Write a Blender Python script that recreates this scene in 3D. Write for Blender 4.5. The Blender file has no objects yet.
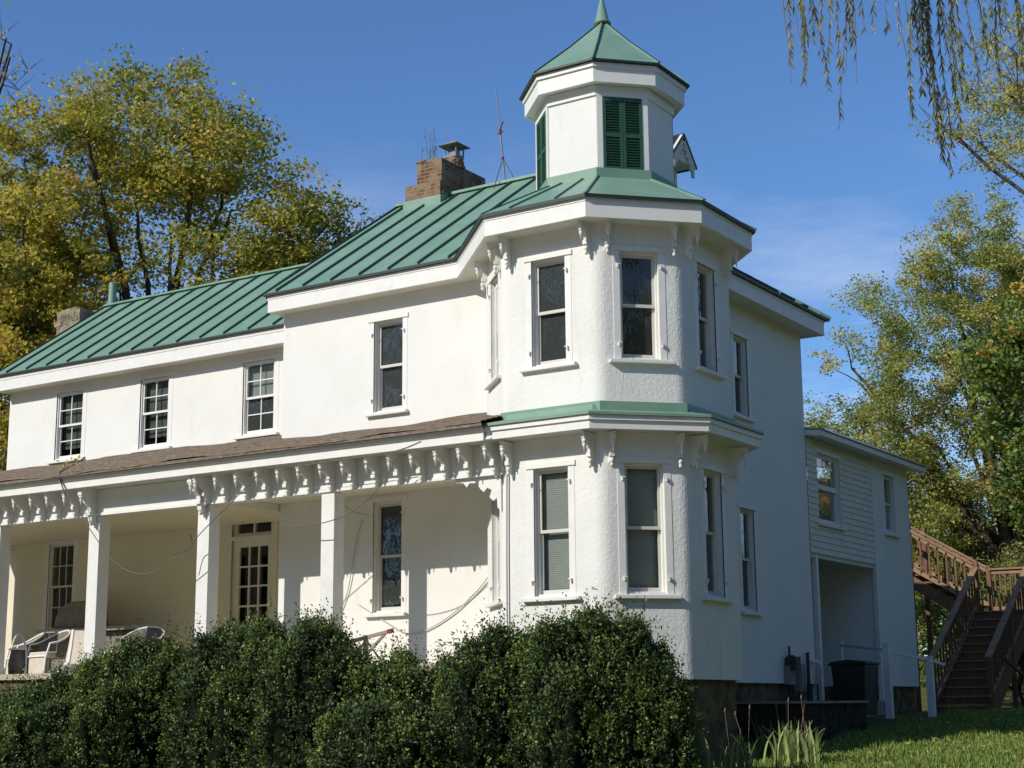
import bpy, math, random
import numpy as np
from mathutils import Vector as V
random.seed(7)
rs = np.random.RandomState(11)
S = bpy.context.scene
C = S.collection

# ------------------------------------------------------------------ camera
F_PX = 1567.6236
YAW, PIT, ROL = 0.57455384, 0.20185036, -0.00862212
Fw = V((-math.sin(YAW)*math.cos(PIT), math.cos(YAW)*math.cos(PIT), math.sin(PIT)))
R0 = V((math.cos(YAW), math.sin(YAW), 0)); U0 = R0.cross(Fw)
Rt = math.cos(ROL)*R0 + math.sin(ROL)*U0; Up = Rt.cross(Fw)
cd = bpy.data.cameras.new('camera'); co = bpy.data.objects.new('camera', cd); C.objects.link(co)
from mathutils import Matrix
co.matrix_world = Matrix(((Rt.x, Up.x, -Fw.x, 0), (Rt.y, Up.y, -Fw.y, 0), (Rt.z, Up.z, -Fw.z, 0), (0, 0, 0, 1)))
cd.sensor_width = 36; cd.lens = 36*F_PX/1024; cd.clip_end = 3000; cd.clip_start = .05
S.camera = co

# ------------------------------------------------------------------ light
SUN_AZ, SUN_EL = math.radians(23), math.radians(33.5)   # azimuth measured from -Y towards -X
sd = V((-math.sin(SUN_AZ)*math.cos(SUN_EL), -math.cos(SUN_AZ)*math.cos(SUN_EL), math.sin(SUN_EL)))
sl = bpy.data.lights.new('sun', 'SUN'); so = bpy.data.objects.new('sun', sl); C.objects.link(so)
sl.energy = 3.6; sl.angle = math.radians(.5); sl.color = (1, .95, .86)
so.rotation_euler = sd.to_track_quat('Z', 'Y').to_euler(); so.location = sd*60
w = bpy.data.worlds.new('World'); S.world = w; w.use_nodes = True
nt = w.node_tree; nt.nodes.clear()
N = nt.nodes.new; L = nt.links.new
out = N('ShaderNodeOutputWorld'); bg = N('ShaderNodeBackground'); sky = N('ShaderNodeTexSky')
sky.sky_type = 'NISHITA'; sky.sun_disc = False; sky.sun_elevation = SUN_EL
sky.sun_rotation = math.atan2(sd.x, sd.y); sky.air_density = 1.0; sky.dust_density = .3; sky.ozone_density = 3.2
bg.inputs['Strength'].default_value = .082
tc = N('ShaderNodeTexCoord'); mp = N('ShaderNodeMapping'); mp.inputs['Scale'].default_value = (2.2, 2.2, 9)
mp.inputs['Rotation'].default_value = (0, .15, .4)
nz = N('ShaderNodeTexNoise'); nz.inputs['Scale'].default_value = 2.0; nz.inputs['Detail'].default_value = 7; nz.inputs['Roughness'].default_value = .6
L(tc.outputs['Generated'], mp.inputs['Vector']); L(mp.outputs[0], nz.inputs['Vector'])
cr = N('ShaderNodeValToRGB'); cr.color_ramp.elements[0].position = .42; cr.color_ramp.elements[1].position = .72
cr.color_ramp.elements[0].color = (0, 0, 0, 1); cr.color_ramp.elements[1].color = (.8, .8, .8, 1)
L(nz.outputs['Fac'], cr.inputs[0])
sx = N('ShaderNodeSeparateXYZ'); L(tc.outputs['Generated'], sx.inputs[0])
mr = N('ShaderNodeMapRange'); mr.inputs['From Min'].default_value = .36; mr.inputs['From Max'].default_value = .18
mr.inputs['To Min'].default_value = 0; mr.inputs['To Max'].default_value = 1; L(sx.outputs['Z'], mr.inputs['Value'])
mm = N('ShaderNodeMath'); mm.operation = 'MULTIPLY'; L(cr.outputs[0], mm.inputs[0]); L(mr.outputs[0], mm.inputs[1])
mx = N('ShaderNodeMixRGB'); mx.inputs['Color2'].default_value = (8.5, 9.3, 10.5, 1)
tint = N('ShaderNodeMixRGB'); tint.blend_type = 'MULTIPLY'; tint.inputs[0].default_value = 1; tint.inputs['Color2'].default_value = (.90, 1.20, 1.55, 1)
L(sky.outputs[0], tint.inputs['Color1'])
L(mm.outputs[0], mx.inputs['Fac']); L(tint.outputs[0], mx.inputs['Color1']); L(mx.outputs[0], bg.inputs['Color']); L(bg.outputs[0], out.inputs[0])
S.view_settings.view_transform = 'Standard'; S.view_settings.look = 'None'; S.view_settings.exposure = .2; S.view_settings.gamma = 1
S.render.engine = 'CYCLES'

# ------------------------------------------------------------------ materials
def mat(name, col, rough=.6, spec=.4, metal=0, var=None, vscale=4, bump=0, bscale=20, bdist=.02, transl=0, detail=6, streak=None, attr=None, dirt=None):
    m = bpy.data.materials.new(name); m.use_nodes = True
    t = m.node_tree; b = t.nodes['Principled BSDF']; o = t.nodes['Material Output']
    b.inputs['Roughness'].default_value = rough; b.inputs['Specular IOR Level'].default_value = spec; b.inputs['Metallic'].default_value = metal
    tcn = t.nodes.new('ShaderNodeTexCoord'); src = None
    b.inputs['Base Color'].default_value = (*col, 1)
    if attr:
        a = t.nodes.new('ShaderNodeAttribute'); a.attribute_name = 'tone'
        r = t.nodes.new('ShaderNodeValToRGB'); els = r.color_ramp.elements
        while len(els) < len(attr): els.new(.5)
        for i, (p, c) in enumerate(attr):
            els[i].position = p; els[i].color = (*c, 1)
        t.links.new(a.outputs['Fac'], r.inputs[0]); src = r.outputs[0]
    if var:
        n = t.nodes.new('ShaderNodeTexNoise'); n.inputs['Scale'].default_value = vscale; n.inputs['Detail'].default_value = detail; n.inputs['Roughness'].default_value = .6
        if streak:
            mpn = t.nodes.new('ShaderNodeMapping'); mpn.inputs['Scale'].default_value = streak
            t.links.new(tcn.outputs['Object'], mpn.inputs[0]); t.links.new(mpn.outputs[0], n.inputs['Vector'])
        else: t.links.new(tcn.outputs['Object'], n.inputs['Vector'])
        r = t.nodes.new('ShaderNodeValToRGB'); r.color_ramp.elements[0].position = .35; r.color_ramp.elements[1].position = .65
        r.color_ramp.elements[0].color = (*var, 1); r.color_ramp.elements[1].color = (*col, 1)
        t.links.new(n.outputs['Fac'], r.inputs[0]); src = r.outputs[0]
    if dirt:
        n = t.nodes.new('ShaderNodeTexNoise'); n.inputs['Scale'].default_value = dirt[1]; n.inputs['Detail'].default_value = 8; n.inputs['Roughness'].default_value = .7
        mpn = t.nodes.new('ShaderNodeMapping'); mpn.inputs['Scale'].default_value = dirt[2]
        t.links.new(tcn.outputs['Object'], mpn.inputs[0]); t.links.new(mpn.outputs[0], n.inputs['Vector'])
        r = t.nodes.new('ShaderNodeValToRGB'); r.color_ramp.elements[0].position = dirt[3]; r.color_ramp.elements[1].position = dirt[4]
        t.links.new(n.outputs['Fac'], r.inputs[0])
        x = t.nodes.new('ShaderNodeMixRGB'); t.links.new(r.outputs[0], x.inputs[0]); x.inputs['Color2'].default_value = (*dirt[0], 1)
        if src: t.links.new(src, x.inputs['Color1'])
        else: x.inputs['Color1'].default_value = (*col, 1)
        src = x.outputs[0]
    if src: t.links.new(src, b.inputs['Base Color'])
    if bump:
        n = t.nodes.new('ShaderNodeTexNoise'); n.inputs['Scale'].default_value = bscale; n.inputs['Detail'].default_value = 4
        t.links.new(tcn.outputs['Object'], n.inputs['Vector'])
        bp = t.nodes.new('ShaderNodeBump'); bp.inputs['Strength'].default_value = bump; bp.inputs['Distance'].default_value = bdist
        t.links.new(n.outputs['Fac'], bp.inputs['Height']); t.links.new(bp.outputs[0], b.inputs['Normal'])
    if transl:
        tr = t.nodes.new('ShaderNodeBsdfTranslucent'); mxs = t.nodes.new('ShaderNodeMixShader'); mxs.inputs[0].default_value = transl
        if src: t.links.new(src, tr.inputs[0])
        else: tr.inputs[0].default_value = (*col, 1)
        t.links.new(b.outputs[0], mxs.inputs[1]); t.links.new(tr.outputs[0], mxs.inputs[2]); t.links.new(mxs.outputs[0], o.inputs[0])
    return m

M = {}
M['stucco'] = mat('stucco', (.80, .79, .742), .8, .2, var=(.75, .74, .68), vscale=1.3, bump=.42, bscale=22, bdist=.018, dirt=((.58, .56, .48), 1.5, (2.2, 2.2, .35), .55, .95))
M['stucco_smooth'] = mat('stucco_smooth', (.80, .79, .742), .8, .2, var=(.76, .752, .70), vscale=1.3, bump=.35, bscale=12, bdist=.012, dirt=((.60, .585, .52), 1.7, (2.0, 2.0, .6), .58, .98))
M['porch_wall'] = mat('porch_wall', (.79, .74, .57), .75, .2, var=(.75, .70, .53), vscale=1.3, bump=.25, bscale=9, bdist=.012)
M['trim'] = mat('trim', (.80, .79, .745), .5, .35, var=(.745, .733, .675), vscale=5, bump=.08, bscale=30, bdist=.004, dirt=((.50, .49, .44), 3, (1, 1, 1), .62, .95))
M['soffit'] = mat('soffit', (.74, .72, .62), .6, .25, var=(.68, .66, .54), vscale=3)
M['green'] = mat('roof_green', (.195, .325, .235), .45, .4, var=(.16, .285, .20), vscale=1.6, bump=.22, bscale=2.2, bdist=.03, dirt=((.27, .375, .29), 1.4, (1, 1, 1), .46, .85))
M['green_dark'] = mat('seam_green', (.045, .095, .075), .5, .4)  # dark green that paints the shadow lines of the roof seams
M['drip'] = mat('drip_edge', (.018, .028, .026), .5, .4)
M['shutter'] = mat('shutter_green', (.035, .105, .065), .5, .4, var=(.025, .08, .05), vscale=8)
M['shingle'] = mat('shingle', (.25, .20, .155), .9, .1, var=(.15, .115, .085), vscale=9, streak=(1.0, 3.5, 3), bump=.8, bscale=26, bdist=.02, dirt=((.33, .28, .22), 6, (1, 3, 2), .5, .8))
M['glass'] = None
M['curtain'] = mat('curtain', (.13, .14, .135), .9, .1, var=(.07, .075, .07), vscale=5)
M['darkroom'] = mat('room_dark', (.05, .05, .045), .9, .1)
M['blind'] = mat('blind', (.34, .355, .33), .85, .1)
M['screen'] = mat('insect_screen', (.045, .047, .045), .8, .2)
M['tanpaint'] = mat('sash_tan', (.62, .60, .53), .55, .3)
M['stone'] = mat('field_stone', (.19, .155, .09), .95, .1, var=(.06, .05, .03), vscale=4.5, bump=1, bscale=5, bdist=.08)
M['concrete'] = mat('concrete', (.33, .31, .27), .9, .1, var=(.24, .22, .19), vscale=3, bump=.3, bscale=14)
M['floorwood'] = mat('porch_boards', (.50, .44, .33), .7, .2, var=(.42, .36, .27), vscale=4, streak=(.5, 6, 1))
M['deck'] = mat('stained_deck', (.21, .105, .052), .6, .3, var=(.13, .062, .034), vscale=5, streak=(4, 4, .6))  # stair wood in its shaded tone, shade put into the colour
M['decklight'] = mat('weathered_deck', (.34, .22, .125), .6, .3, var=(.22, .13, .075), vscale=5)  # same stair wood in a lit tone for rails and treads
M['bark'] = mat('bark', (.12, .095, .07), .95, .1, var=(.06, .045, .035), vscale=5, streak=(3, 3, .5), bump=.8, bscale=9, bdist=.04)
M['twig'] = mat('twig', (.20, .155, .12), .9, .1)
M['steel'] = mat('galvanised', (.45, .46, .46), .35, .5, metal=.8)
M['darkmetal'] = mat('dark_metal', (.03, .03, .03), .5, .5)
M['meter'] = mat('meter_grey', (.22, .23, .23), .5, .4)
M['bin'] = mat('bin_plastic', (.012, .022, .018), .5, .4)
M['wicker'] = mat('wicker_grey', (.22, .19, .16), .85, .2, var=(.13, .11, .09), vscale=40, bump=.5, bscale=60, bdist=.01)
M['cream'] = mat('cream_fabric', (.62, .56, .47), .85, .1, var=(.55, .49, .40), vscale=6)
M['chairwhite'] = mat('chair_white', (.80, .78, .73), .45, .4)
M['grey_cloth'] = mat('grey_cloth', (.27, .25, .21), .9, .1, var=(.21, .19, .16), vscale=8)
M['table'] = mat('table_grey', (.38, .37, .33), .7, .2)
M['rust'] = mat('rusty_red', (.22, .05, .04), .7, .2)
M['oldwood'] = mat('old_wood', (.30, .25, .20), .85, .1)
M['cable'] = mat('cable', (.16, .15, .12), .7, .2)
M['cable_light'] = mat('cable_light', (.50, .48, .43), .7, .2)
M['pvc'] = mat('white_pipe', (.72, .72, .70), .4, .4)
M['terracotta'] = mat('edging_brick', (.34, .17, .11), .85, .1, var=(.22, .11, .07), vscale=8)
M['ground'] = mat('lawn_soil', (.115, .13, .04), .95, .1, var=(.075, .085, .028), vscale=1.5, bump=.6, bscale=12, bdist=.05)
M['boxwood'] = mat('boxwood_leaf', (.04, .07, .02), .5, .3, transl=.16, attr=[(0, (.018, .035, .012)), (.5, (.055, .088, .026)), (.8, (.15, .21, .045)), (.97, (.32, .40, .08)), (1, (.50, .36, .07))])
M['boxcore'] = mat('boxwood_inner', (.006, .009, .004), .9, .1)  # near-black, paints the shade deep inside the shrubs
M['maple'] = mat('maple_leaf', (.2, .2, .03), .55, .3, transl=.45, attr=[(0, (.06, .09, .018)), (.28, (.17, .21, .035)), (.52, (.38, .37, .06)), (.80, (.62, .52, .08)), (1, (.66, .44, .09))])
M['maple_green'] = mat('maple_green_leaf', (.1, .15, .03), .5, .35, transl=.36, attr=[(0, (.045, .095, .024)), (.5, (.13, .22, .045)), (.80, (.30, .34, .065)), (.94, (.66, .48, .09)), (1, (.70, .36, .09))])
M['olive'] = mat('olive_leaf', (.1, .12, .03), .55, .3, transl=.42, attr=[(0, (.09, .13, .035)), (.4, (.21, .26, .07)), (.75, (.42, .44, .11)), (1, (.64, .54, .15))])
M['willow'] = mat('willow_leaf', (.1, .12, .04), .5, .35, transl=.35, attr=[(0, (.06, .08, .03)), (.6, (.17, .20, .065)), (1, (.42, .40, .14))])
M['grass'] = mat('grass_blade', (.08, .14, .03), .6, .25, transl=.25, attr=[(0, (.09, .15, .028)), (.6, (.21, .30, .06)), (1, (.44, .43, .13))])
M['lily'] = mat('strap_leaf', (.2, .25, .1), .5, .3, transl=.3, attr=[(0, (.05, .09, .025)), (.55, (.18, .27, .07)), (1, (.48, .54, .22))])
def brick():
    m = mat('chimney_brick', (.3, .1, .06), .9, .1, bump=.7, bscale=14, bdist=.03)
    t = m.node_tree; b = t.nodes['Principled BSDF']
    tcn = t.nodes.new('ShaderNodeTexCoord'); sp = t.nodes.new('ShaderNodeSeparateXYZ'); cb = t.nodes.new('ShaderNodeCombineXYZ')
    ad = t.nodes.new('ShaderNodeMath'); t.links.new(tcn.outputs['Object'], sp.inputs[0])
    t.links.new(sp.outputs[0], ad.inputs[0]); t.links.new(sp.outputs[1], ad.inputs[1]); t.links.new(ad.outputs[0], cb.inputs[0]); t.links.new(sp.outputs[2], cb.inputs[1])
    bt = t.nodes.new('ShaderNodeTexBrick'); t.links.new(cb.outputs[0], bt.inputs['Vector'])
    bt.inputs['Scale'].default_value = 1; bt.inputs['Brick Width'].default_value = .21; bt.inputs['Row Height'].default_value = .072; bt.inputs['Mortar Size'].default_value = .009
    bt.inputs['Color1'].default_value = (.25, .095, .05, 1); bt.inputs['Color2'].default_value = (.12, .06, .038, 1); bt.inputs['Mortar'].default_value = (.24, .20, .145, 1)
    n = t.nodes.new('ShaderNodeTexNoise'); n.inputs['Scale'].default_value = 5; n.inputs['Detail'].default_value = 8; t.links.new(tcn.outputs['Object'], n.inputs['Vector'])
    r = t.nodes.new('ShaderNodeValToRGB'); r.color_ramp.elements[0].position = .44; r.color_ramp.elements[1].position = .60; t.links.new(n.outputs['Fac'], r.inputs[0])
    x = t.nodes.new('ShaderNodeMixRGB'); t.links.new(r.outputs[0], x.inputs[0]); t.links.new(bt.outputs['Color'], x.inputs['Color1']); x.inputs['Color2'].default_value = (.25, .19, .12, 1)
    t.links.new(x.outputs[0], b.inputs['Base Color']); return m
M['brick'] = brick()
def glass():
    m = bpy.data.materials.new('window_glass'); m.use_nodes = True; t = m.node_tree; t.nodes.clear()
    o = t.nodes.new('ShaderNodeOutputMaterial'); g = t.nodes.new('ShaderNodeBsdfGlossy'); g.inputs['Roughness'].default_value = .02; g.inputs['Color'].default_value = (.9, .93, .95, 1)
    tr = t.nodes.new('ShaderNodeBsdfTransparent'); tr.inputs[0].default_value = (.86, .89, .87, 1)
    fr = t.nodes.new('ShaderNodeLayerWeight'); fr.inputs['Blend'].default_value = .5
    pw_ = t.nodes.new('ShaderNodeMath'); pw_.operation = 'POWER'; pw_.inputs[1].default_value = 3.2; t.links.new(fr.outputs['Facing'], pw_.inputs[0])
    mt = t.nodes.new('ShaderNodeMath'); mt.operation = 'MULTIPLY_ADD'; mt.inputs[1].default_value = .85; mt.inputs[2].default_value = .055; t.links.new(pw_.outputs[0], mt.inputs[0])
    n = t.nodes.new('ShaderNodeTexNoise'); n.inputs['Scale'].default_value = 3; bp = t.nodes.new('ShaderNodeBump'); bp.inputs['Strength'].default_value = .06; bp.inputs['Distance'].default_value = .02
    t.links.new(n.outputs['Fac'], bp.inputs['Height']); t.links.new(bp.outputs[0], g.inputs['Normal'])
    x = t.nodes.new('ShaderNodeMixShader'); t.links.new(mt.outputs[0], x.inputs[0]); t.links.new(tr.outputs[0], x.inputs[1]); t.links.new(g.outputs[0], x.inputs[2]); t.links.new(x.outputs[0], o.inputs[0])
    return m
M['glass'] = glass()
# clapboard ridges come from geometry

# ------------------------------------------------------------------ mesh helpers
class MB:
    def __init__(s): s.v = []; s.f = []; s.sm = []; s.mi = []; s.cur = 0
    def add(s, vs, fs, smooth=False):
        b = len(s.v); s.v += [tuple(p) for p in vs]
        for f in fs: s.f.append([b+i for i in f]); s.sm.append(smooth); s.mi.append(s.cur)
    def obox(s, c, u, v, w):                 # centre and half-extent vectors
        c, u, v, w = V(c), V(u), V(v), V(w)
        P = [c+a*u+b*v+d*w for d in (-1, 1) for b in (-1, 1) for a in (-1, 1)]
        F = [(0, 2, 3, 1), (4, 5, 7, 6), (0, 1, 5, 4), (2, 6, 7, 3), (0, 4, 6, 2), (1, 3, 7, 5)]
        if u.cross(v).dot(w) < 0: F = [f[::-1] for f in F]
        s.add(P, F)
    def box(s, x0, x1, y0, y1, z0, z1):
        s.obox(((x0+x1)/2, (y0+y1)/2, (z0+z1)/2), ((x1-x0)/2, 0, 0), (0, (y1-y0)/2, 0), (0, 0, (z1-z0)/2))
    def bar(s, a, b, wd, h, up=(0, 0, 1)):
        a, b = V(a), V(b); d = (b-a); l = d.length; d.normalize(); side = d.cross(V(up)).normalized(); u = side.cross(d)
        s.obox((a+b)/2, d*l/2, side*wd/2, u*h/2)
    def tube(s, pts, rad, n=6, cap=True):
        pts = [V(p) for p in pts]; rings = []
        if not hasattr(rad, '__len__'): rad = [rad]*len(pts)
        prev = None; vs = []; fs = []
        for i, p in enumerate(pts):
            d = (pts[min(i+1, len(pts)-1)]-pts[max(i-1, 0)]).normalized()
            if prev is None:
                a = d.cross(V((0, 0, 1)))
                if a.length < .1: a = d.cross(V((1, 0, 0)))
            else: a = prev-d*prev.dot(d)
            a.normalize(); prev = a; b = d.cross(a)
            for k in range(n):
                t = 2*math.pi*k/n; vs.append(p+(a*math.cos(t)+b*math.sin(t))*rad[i])
        for i in range(len(pts)-1):
            for k in range(n):
                k2 = (k+1) % n; fs.append((i*n+k, i*n+k2, (i+1)*n+k2, (i+1)*n+k))
        s.add(vs, fs, True)
        if cap:
            s.add(vs[:n], [tuple(range(n))[::-1]]); s.add(vs[-n:], [tuple(range(n))])
    def prism(s, poly, ext):                 # poly: 3D points, ext: vector
        poly = [V(p) for p in poly]; e = V(ext); n = len(poly)
        nn = V((0, 0, 0))
        for i in range(n): nn += poly[i].cross(poly[(i+1) % n])
        if nn.dot(e) < 0: poly = poly[::-1]
        vs = poly+[p+e for p in poly]
        fs = [tuple(range(n))[::-1], tuple(range(n, 2*n))]+[(i, (i+1) % n, (i+1) % n+n, i+n) for i in range(n)]
        s.add(vs, fs)
    def lathe(s, c, prof, n=16, sm=True):
        c = V(c); vs = []; fs = []
        for r, z in prof:
            for k in range(n):
                t = 2*math.pi*k/n; vs.append(c+V((r*math.cos(t), r*math.sin(t), z)))
        for i in range(len(prof)-1):
            for k in range(n): k2 = (k+1) % n; fs.append((i*n+k, i*n+k2, (i+1)*n+k2, (i+1)*n+k))
        fs.append(tuple(range(n))[::-1]); m = (len(prof)-1)*n; fs.append(tuple(range(m, m+n)))
        s.add(vs, fs, sm)
    def build(s, name, m, parent=None, bevel=0):
        me = bpy.data.meshes.new(name); me.from_pydata(s.v, [], s.f)
        ms = m if isinstance(m, (list, tuple)) else [m]
        for k in ms: me.materials.append(M[k])
        me.polygons.foreach_set('use_smooth', s.sm); me.polygons.foreach_set('material_index', s.mi); me.update()
        o = bpy.data.objects.new(name, me); C.objects.link(o)
        if parent:
            o.parent = parent
        if bevel:
            b = o.modifiers.new('bevel', 'BEVEL'); b.width = bevel; b.segments = 2; b.limit_method = 'ANGLE'
        return o
def tag(o, label, cat, group=None):
    o['label'] = label; o['category'] = cat
    if group: o['group'] = group
    return o
def thing(name, label, cat, group=None):
    o = bpy.data.objects.new(name, None); C.objects.link(o); return tag(o, label, cat, group)
def part(name, parent):
    o = bpy.data.objects.new(name, None); C.objects.link(o); o.parent = parent; return o

def leaf_mesh(name, cen, axis, nrm, ln, wd, tone, m, parent=None):
    """rhombic leaves: cen, axis, nrm (N,3); ln, wd, tone (N)"""
    n = len(cen); ax = axis/np.linalg.norm(axis, axis=1, keepdims=True)
    sd_ = np.cross(ax, nrm); sd_ /= np.linalg.norm(sd_, axis=1, keepdims=True)+1e-9
    up = np.cross(sd_, ax)
    P = np.empty((n, 4, 3), np.float32); l = ln[:, None]; w_ = wd[:, None]
    P[:, 0] = cen-ax*l*.5; P[:, 1] = cen+sd_*w_*.5+up*w_*.12; P[:, 2] = cen+ax*l*.5; P[:, 3] = cen-sd_*w_*.5+up*w_*.12
    me = bpy.data.meshes.new(name); me.vertices.add(n*4); me.loops.add(n*4); me.polygons.add(n)
    me.vertices.foreach_set('co', P.ravel()); me.loops.foreach_set('vertex_index', np.arange(n*4, dtype=np.int32))
    me.polygons.foreach_set('loop_start', np.arange(0, n*4, 4, dtype=np.int32))
    me.polygons.foreach_set('loop_total', np.full(n, 4, np.int32))
    me.update(calc_edges=True)
    a = me.attributes.new('tone', 'FLOAT', 'POINT'); a.data.foreach_set('value', np.repeat(tone, 4).astype(np.float32))
    me.materials.append(M[m]); o = bpy.data.objects.new(name, me); C.objects.link(o)
    if parent: o.parent = parent
    return o
def rand_unit(n, r=rs):
    v = r.normal(size=(n, 3)); return v/np.linalg.norm(v, axis=1, keepdims=True)

# ------------------------------------------------------------------ ground
def gz(x, y):
    base = -1.6+min(1.35, max(0, (y-8))*.0614)
    far = max(0, y-40)
    return base+min(3.0, far*.06)
g = MB()
xs = [-600, -300, -150, -100, -80]+list(range(-60, 61, 4))+[80, 100, 150, 300, 600]
ys = [-600, -300, -100, -40, -20, 0, 4, 8]+list(range(10, 60, 2))+[70, 80, 100, 140, 200, 400, 900]
vs = [(x, y, gz(x, y)) for y in ys for x in xs]; nx = len(xs)
g.add(vs, [(j*nx+i, j*nx+i+1, (j+1)*nx+i+1, (j+1)*nx+i) for j in range(len(ys)-1) for i in range(nx-1)], True)
o = g.build('ground', 'ground'); o['kind'] = 'structure'

M['gravel'] = mat('pale_gravel', (.58, .53, .43), .95, .1, var=(.50, .45, .36), vscale=9, bump=.5, bscale=30)  # pale colour for the added bounce sheet
m = MB(); yy_ = [-9, 0, 4, 8, 10, 12, 14.2]; xx_ = [-38, -20, -5, 4]
m.add([(x, y, gz(x, y)+.006) for y in yy_ for x in xx_], [(j*4+i, j*4+i+1, (j+1)*4+i+1, (j+1)*4+i) for j in range(6) for i in range(3)]); o = m.build('driveway', 'gravel'); o['kind'] = 'structure'  # unseen pale sheet added to bounce sunlight onto porch and soffits
# ------------------------------------------------------------------ house
house = thing('house', 'white stucco two-storey farmhouse with green metal roof, corner tower and long front porch', 'house')
YM, YW, XS, ZB = 20.25, 22.15, -11.0, .32
OX, OY = -11.45, 20.37
AP = {'A': 1.67, 'B': 1.75, 'C': 1.69, 'D': 1.75}
r2 = math.sqrt(.5)
NRM = {'A': V((0, -1, 0)), 'B': V((r2, -r2, 0)), 'C': V((1, 0, 0)), 'D': V((-r2, -r2, 0))}
def facept(k): return V((OX, OY, 0))+NRM[k]*AP[k]
def inter(n1, d1, n2, d2):
    det = n1.x*n2.y-n1.y*n2.x
    return V(((d1*n2.y-d2*n1.y)/det+OX, (n1.x*d2-n2.x*d1)/det+OY, 0))

class Skin:
    """wall surface following a plan polyline, with rectangular openings and reveals"""
    def __init__(s, pts, round_at=(), r=.16):
        P = []; s.sm = []
        for i, p in enumerate(pts):
            p = V((p[0], p[1], 0))
            if i in round_at:
                a = (V((*pts[i-1][:2], 0))-p).normalized(); b = (V((*pts[i+1][:2], 0))-p).normalized()
                p0 = p+a*r; p1 = p+b*r
                for k in range(7):
                    t = k/6; P.append((1-t)**2*p0+2*t*(1-t)*p+t*t*p1)
                s.sm += [len(P)-7+k for k in range(6)]
            else: P.append(p)
        s.P = P
    def build(s, name, m, parent, z0, z1, openings=(), reveal=.16):
        mb = MB()
        for i in range(len(s.P)-1):
            a, b = s.P[i], s.P[i+1]; u = (b-a); Ln = u.length; u.normalize(); n = V((u.y, -u.x, 0))
            ops = []
            for (c, hw, q0, q1) in openings:
                c = V((c[0], c[1], 0)); d = (c-a).dot(u)
                if abs((c-a).dot(n)) < .05 and 0 < d < Ln: ops.append((d-hw, d+hw, q0, q1))
            ops = [o_ for o_ in ops if o_[2] < z1 and o_[3] > z0]; ss = sorted({0, Ln, *[q for o_ in ops for q in o_[:2]]}); zs = sorted({z0, z1, *[q for o_ in ops for q in o_[2:] if z0 < q < z1]})
            for j in range(len(ss)-1):
                for k in range(len(zs)-1):
                    ms, mz = (ss[j]+ss[j+1])/2, (zs[k]+zs[k+1])/2
                    if any(o_[0] < ms < o_[1] and o_[2] < mz < o_[3] for o_ in ops): continue
                    q = [a+u*ss[j]+V((0, 0, zs[k])), a+u*ss[j+1]+V((0, 0, zs[k])), a+u*ss[j+1]+V((0, 0, zs[k+1])), a+u*ss[j]+V((0, 0, zs[k+1]))]
                    mb.add(q, [(0, 1, 2, 3)], i in s.sm)
            for (s0, s1, q0, q1) in ops:
                c = [a+u*s0+V((0, 0, q0)), a+u*s1+V((0, 0, q0)), a+u*s1+V((0, 0, q1)), a+u*s0+V((0, 0, q1))]
                d = [p-n*reveal for p in c]
                mb.add(c+d, [(0, 4, 5, 1), (1, 5, 6, 2), (2, 6, 7, 3), (3, 7, 4, 0)])
        return mb.build(name, m, parent)

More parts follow.
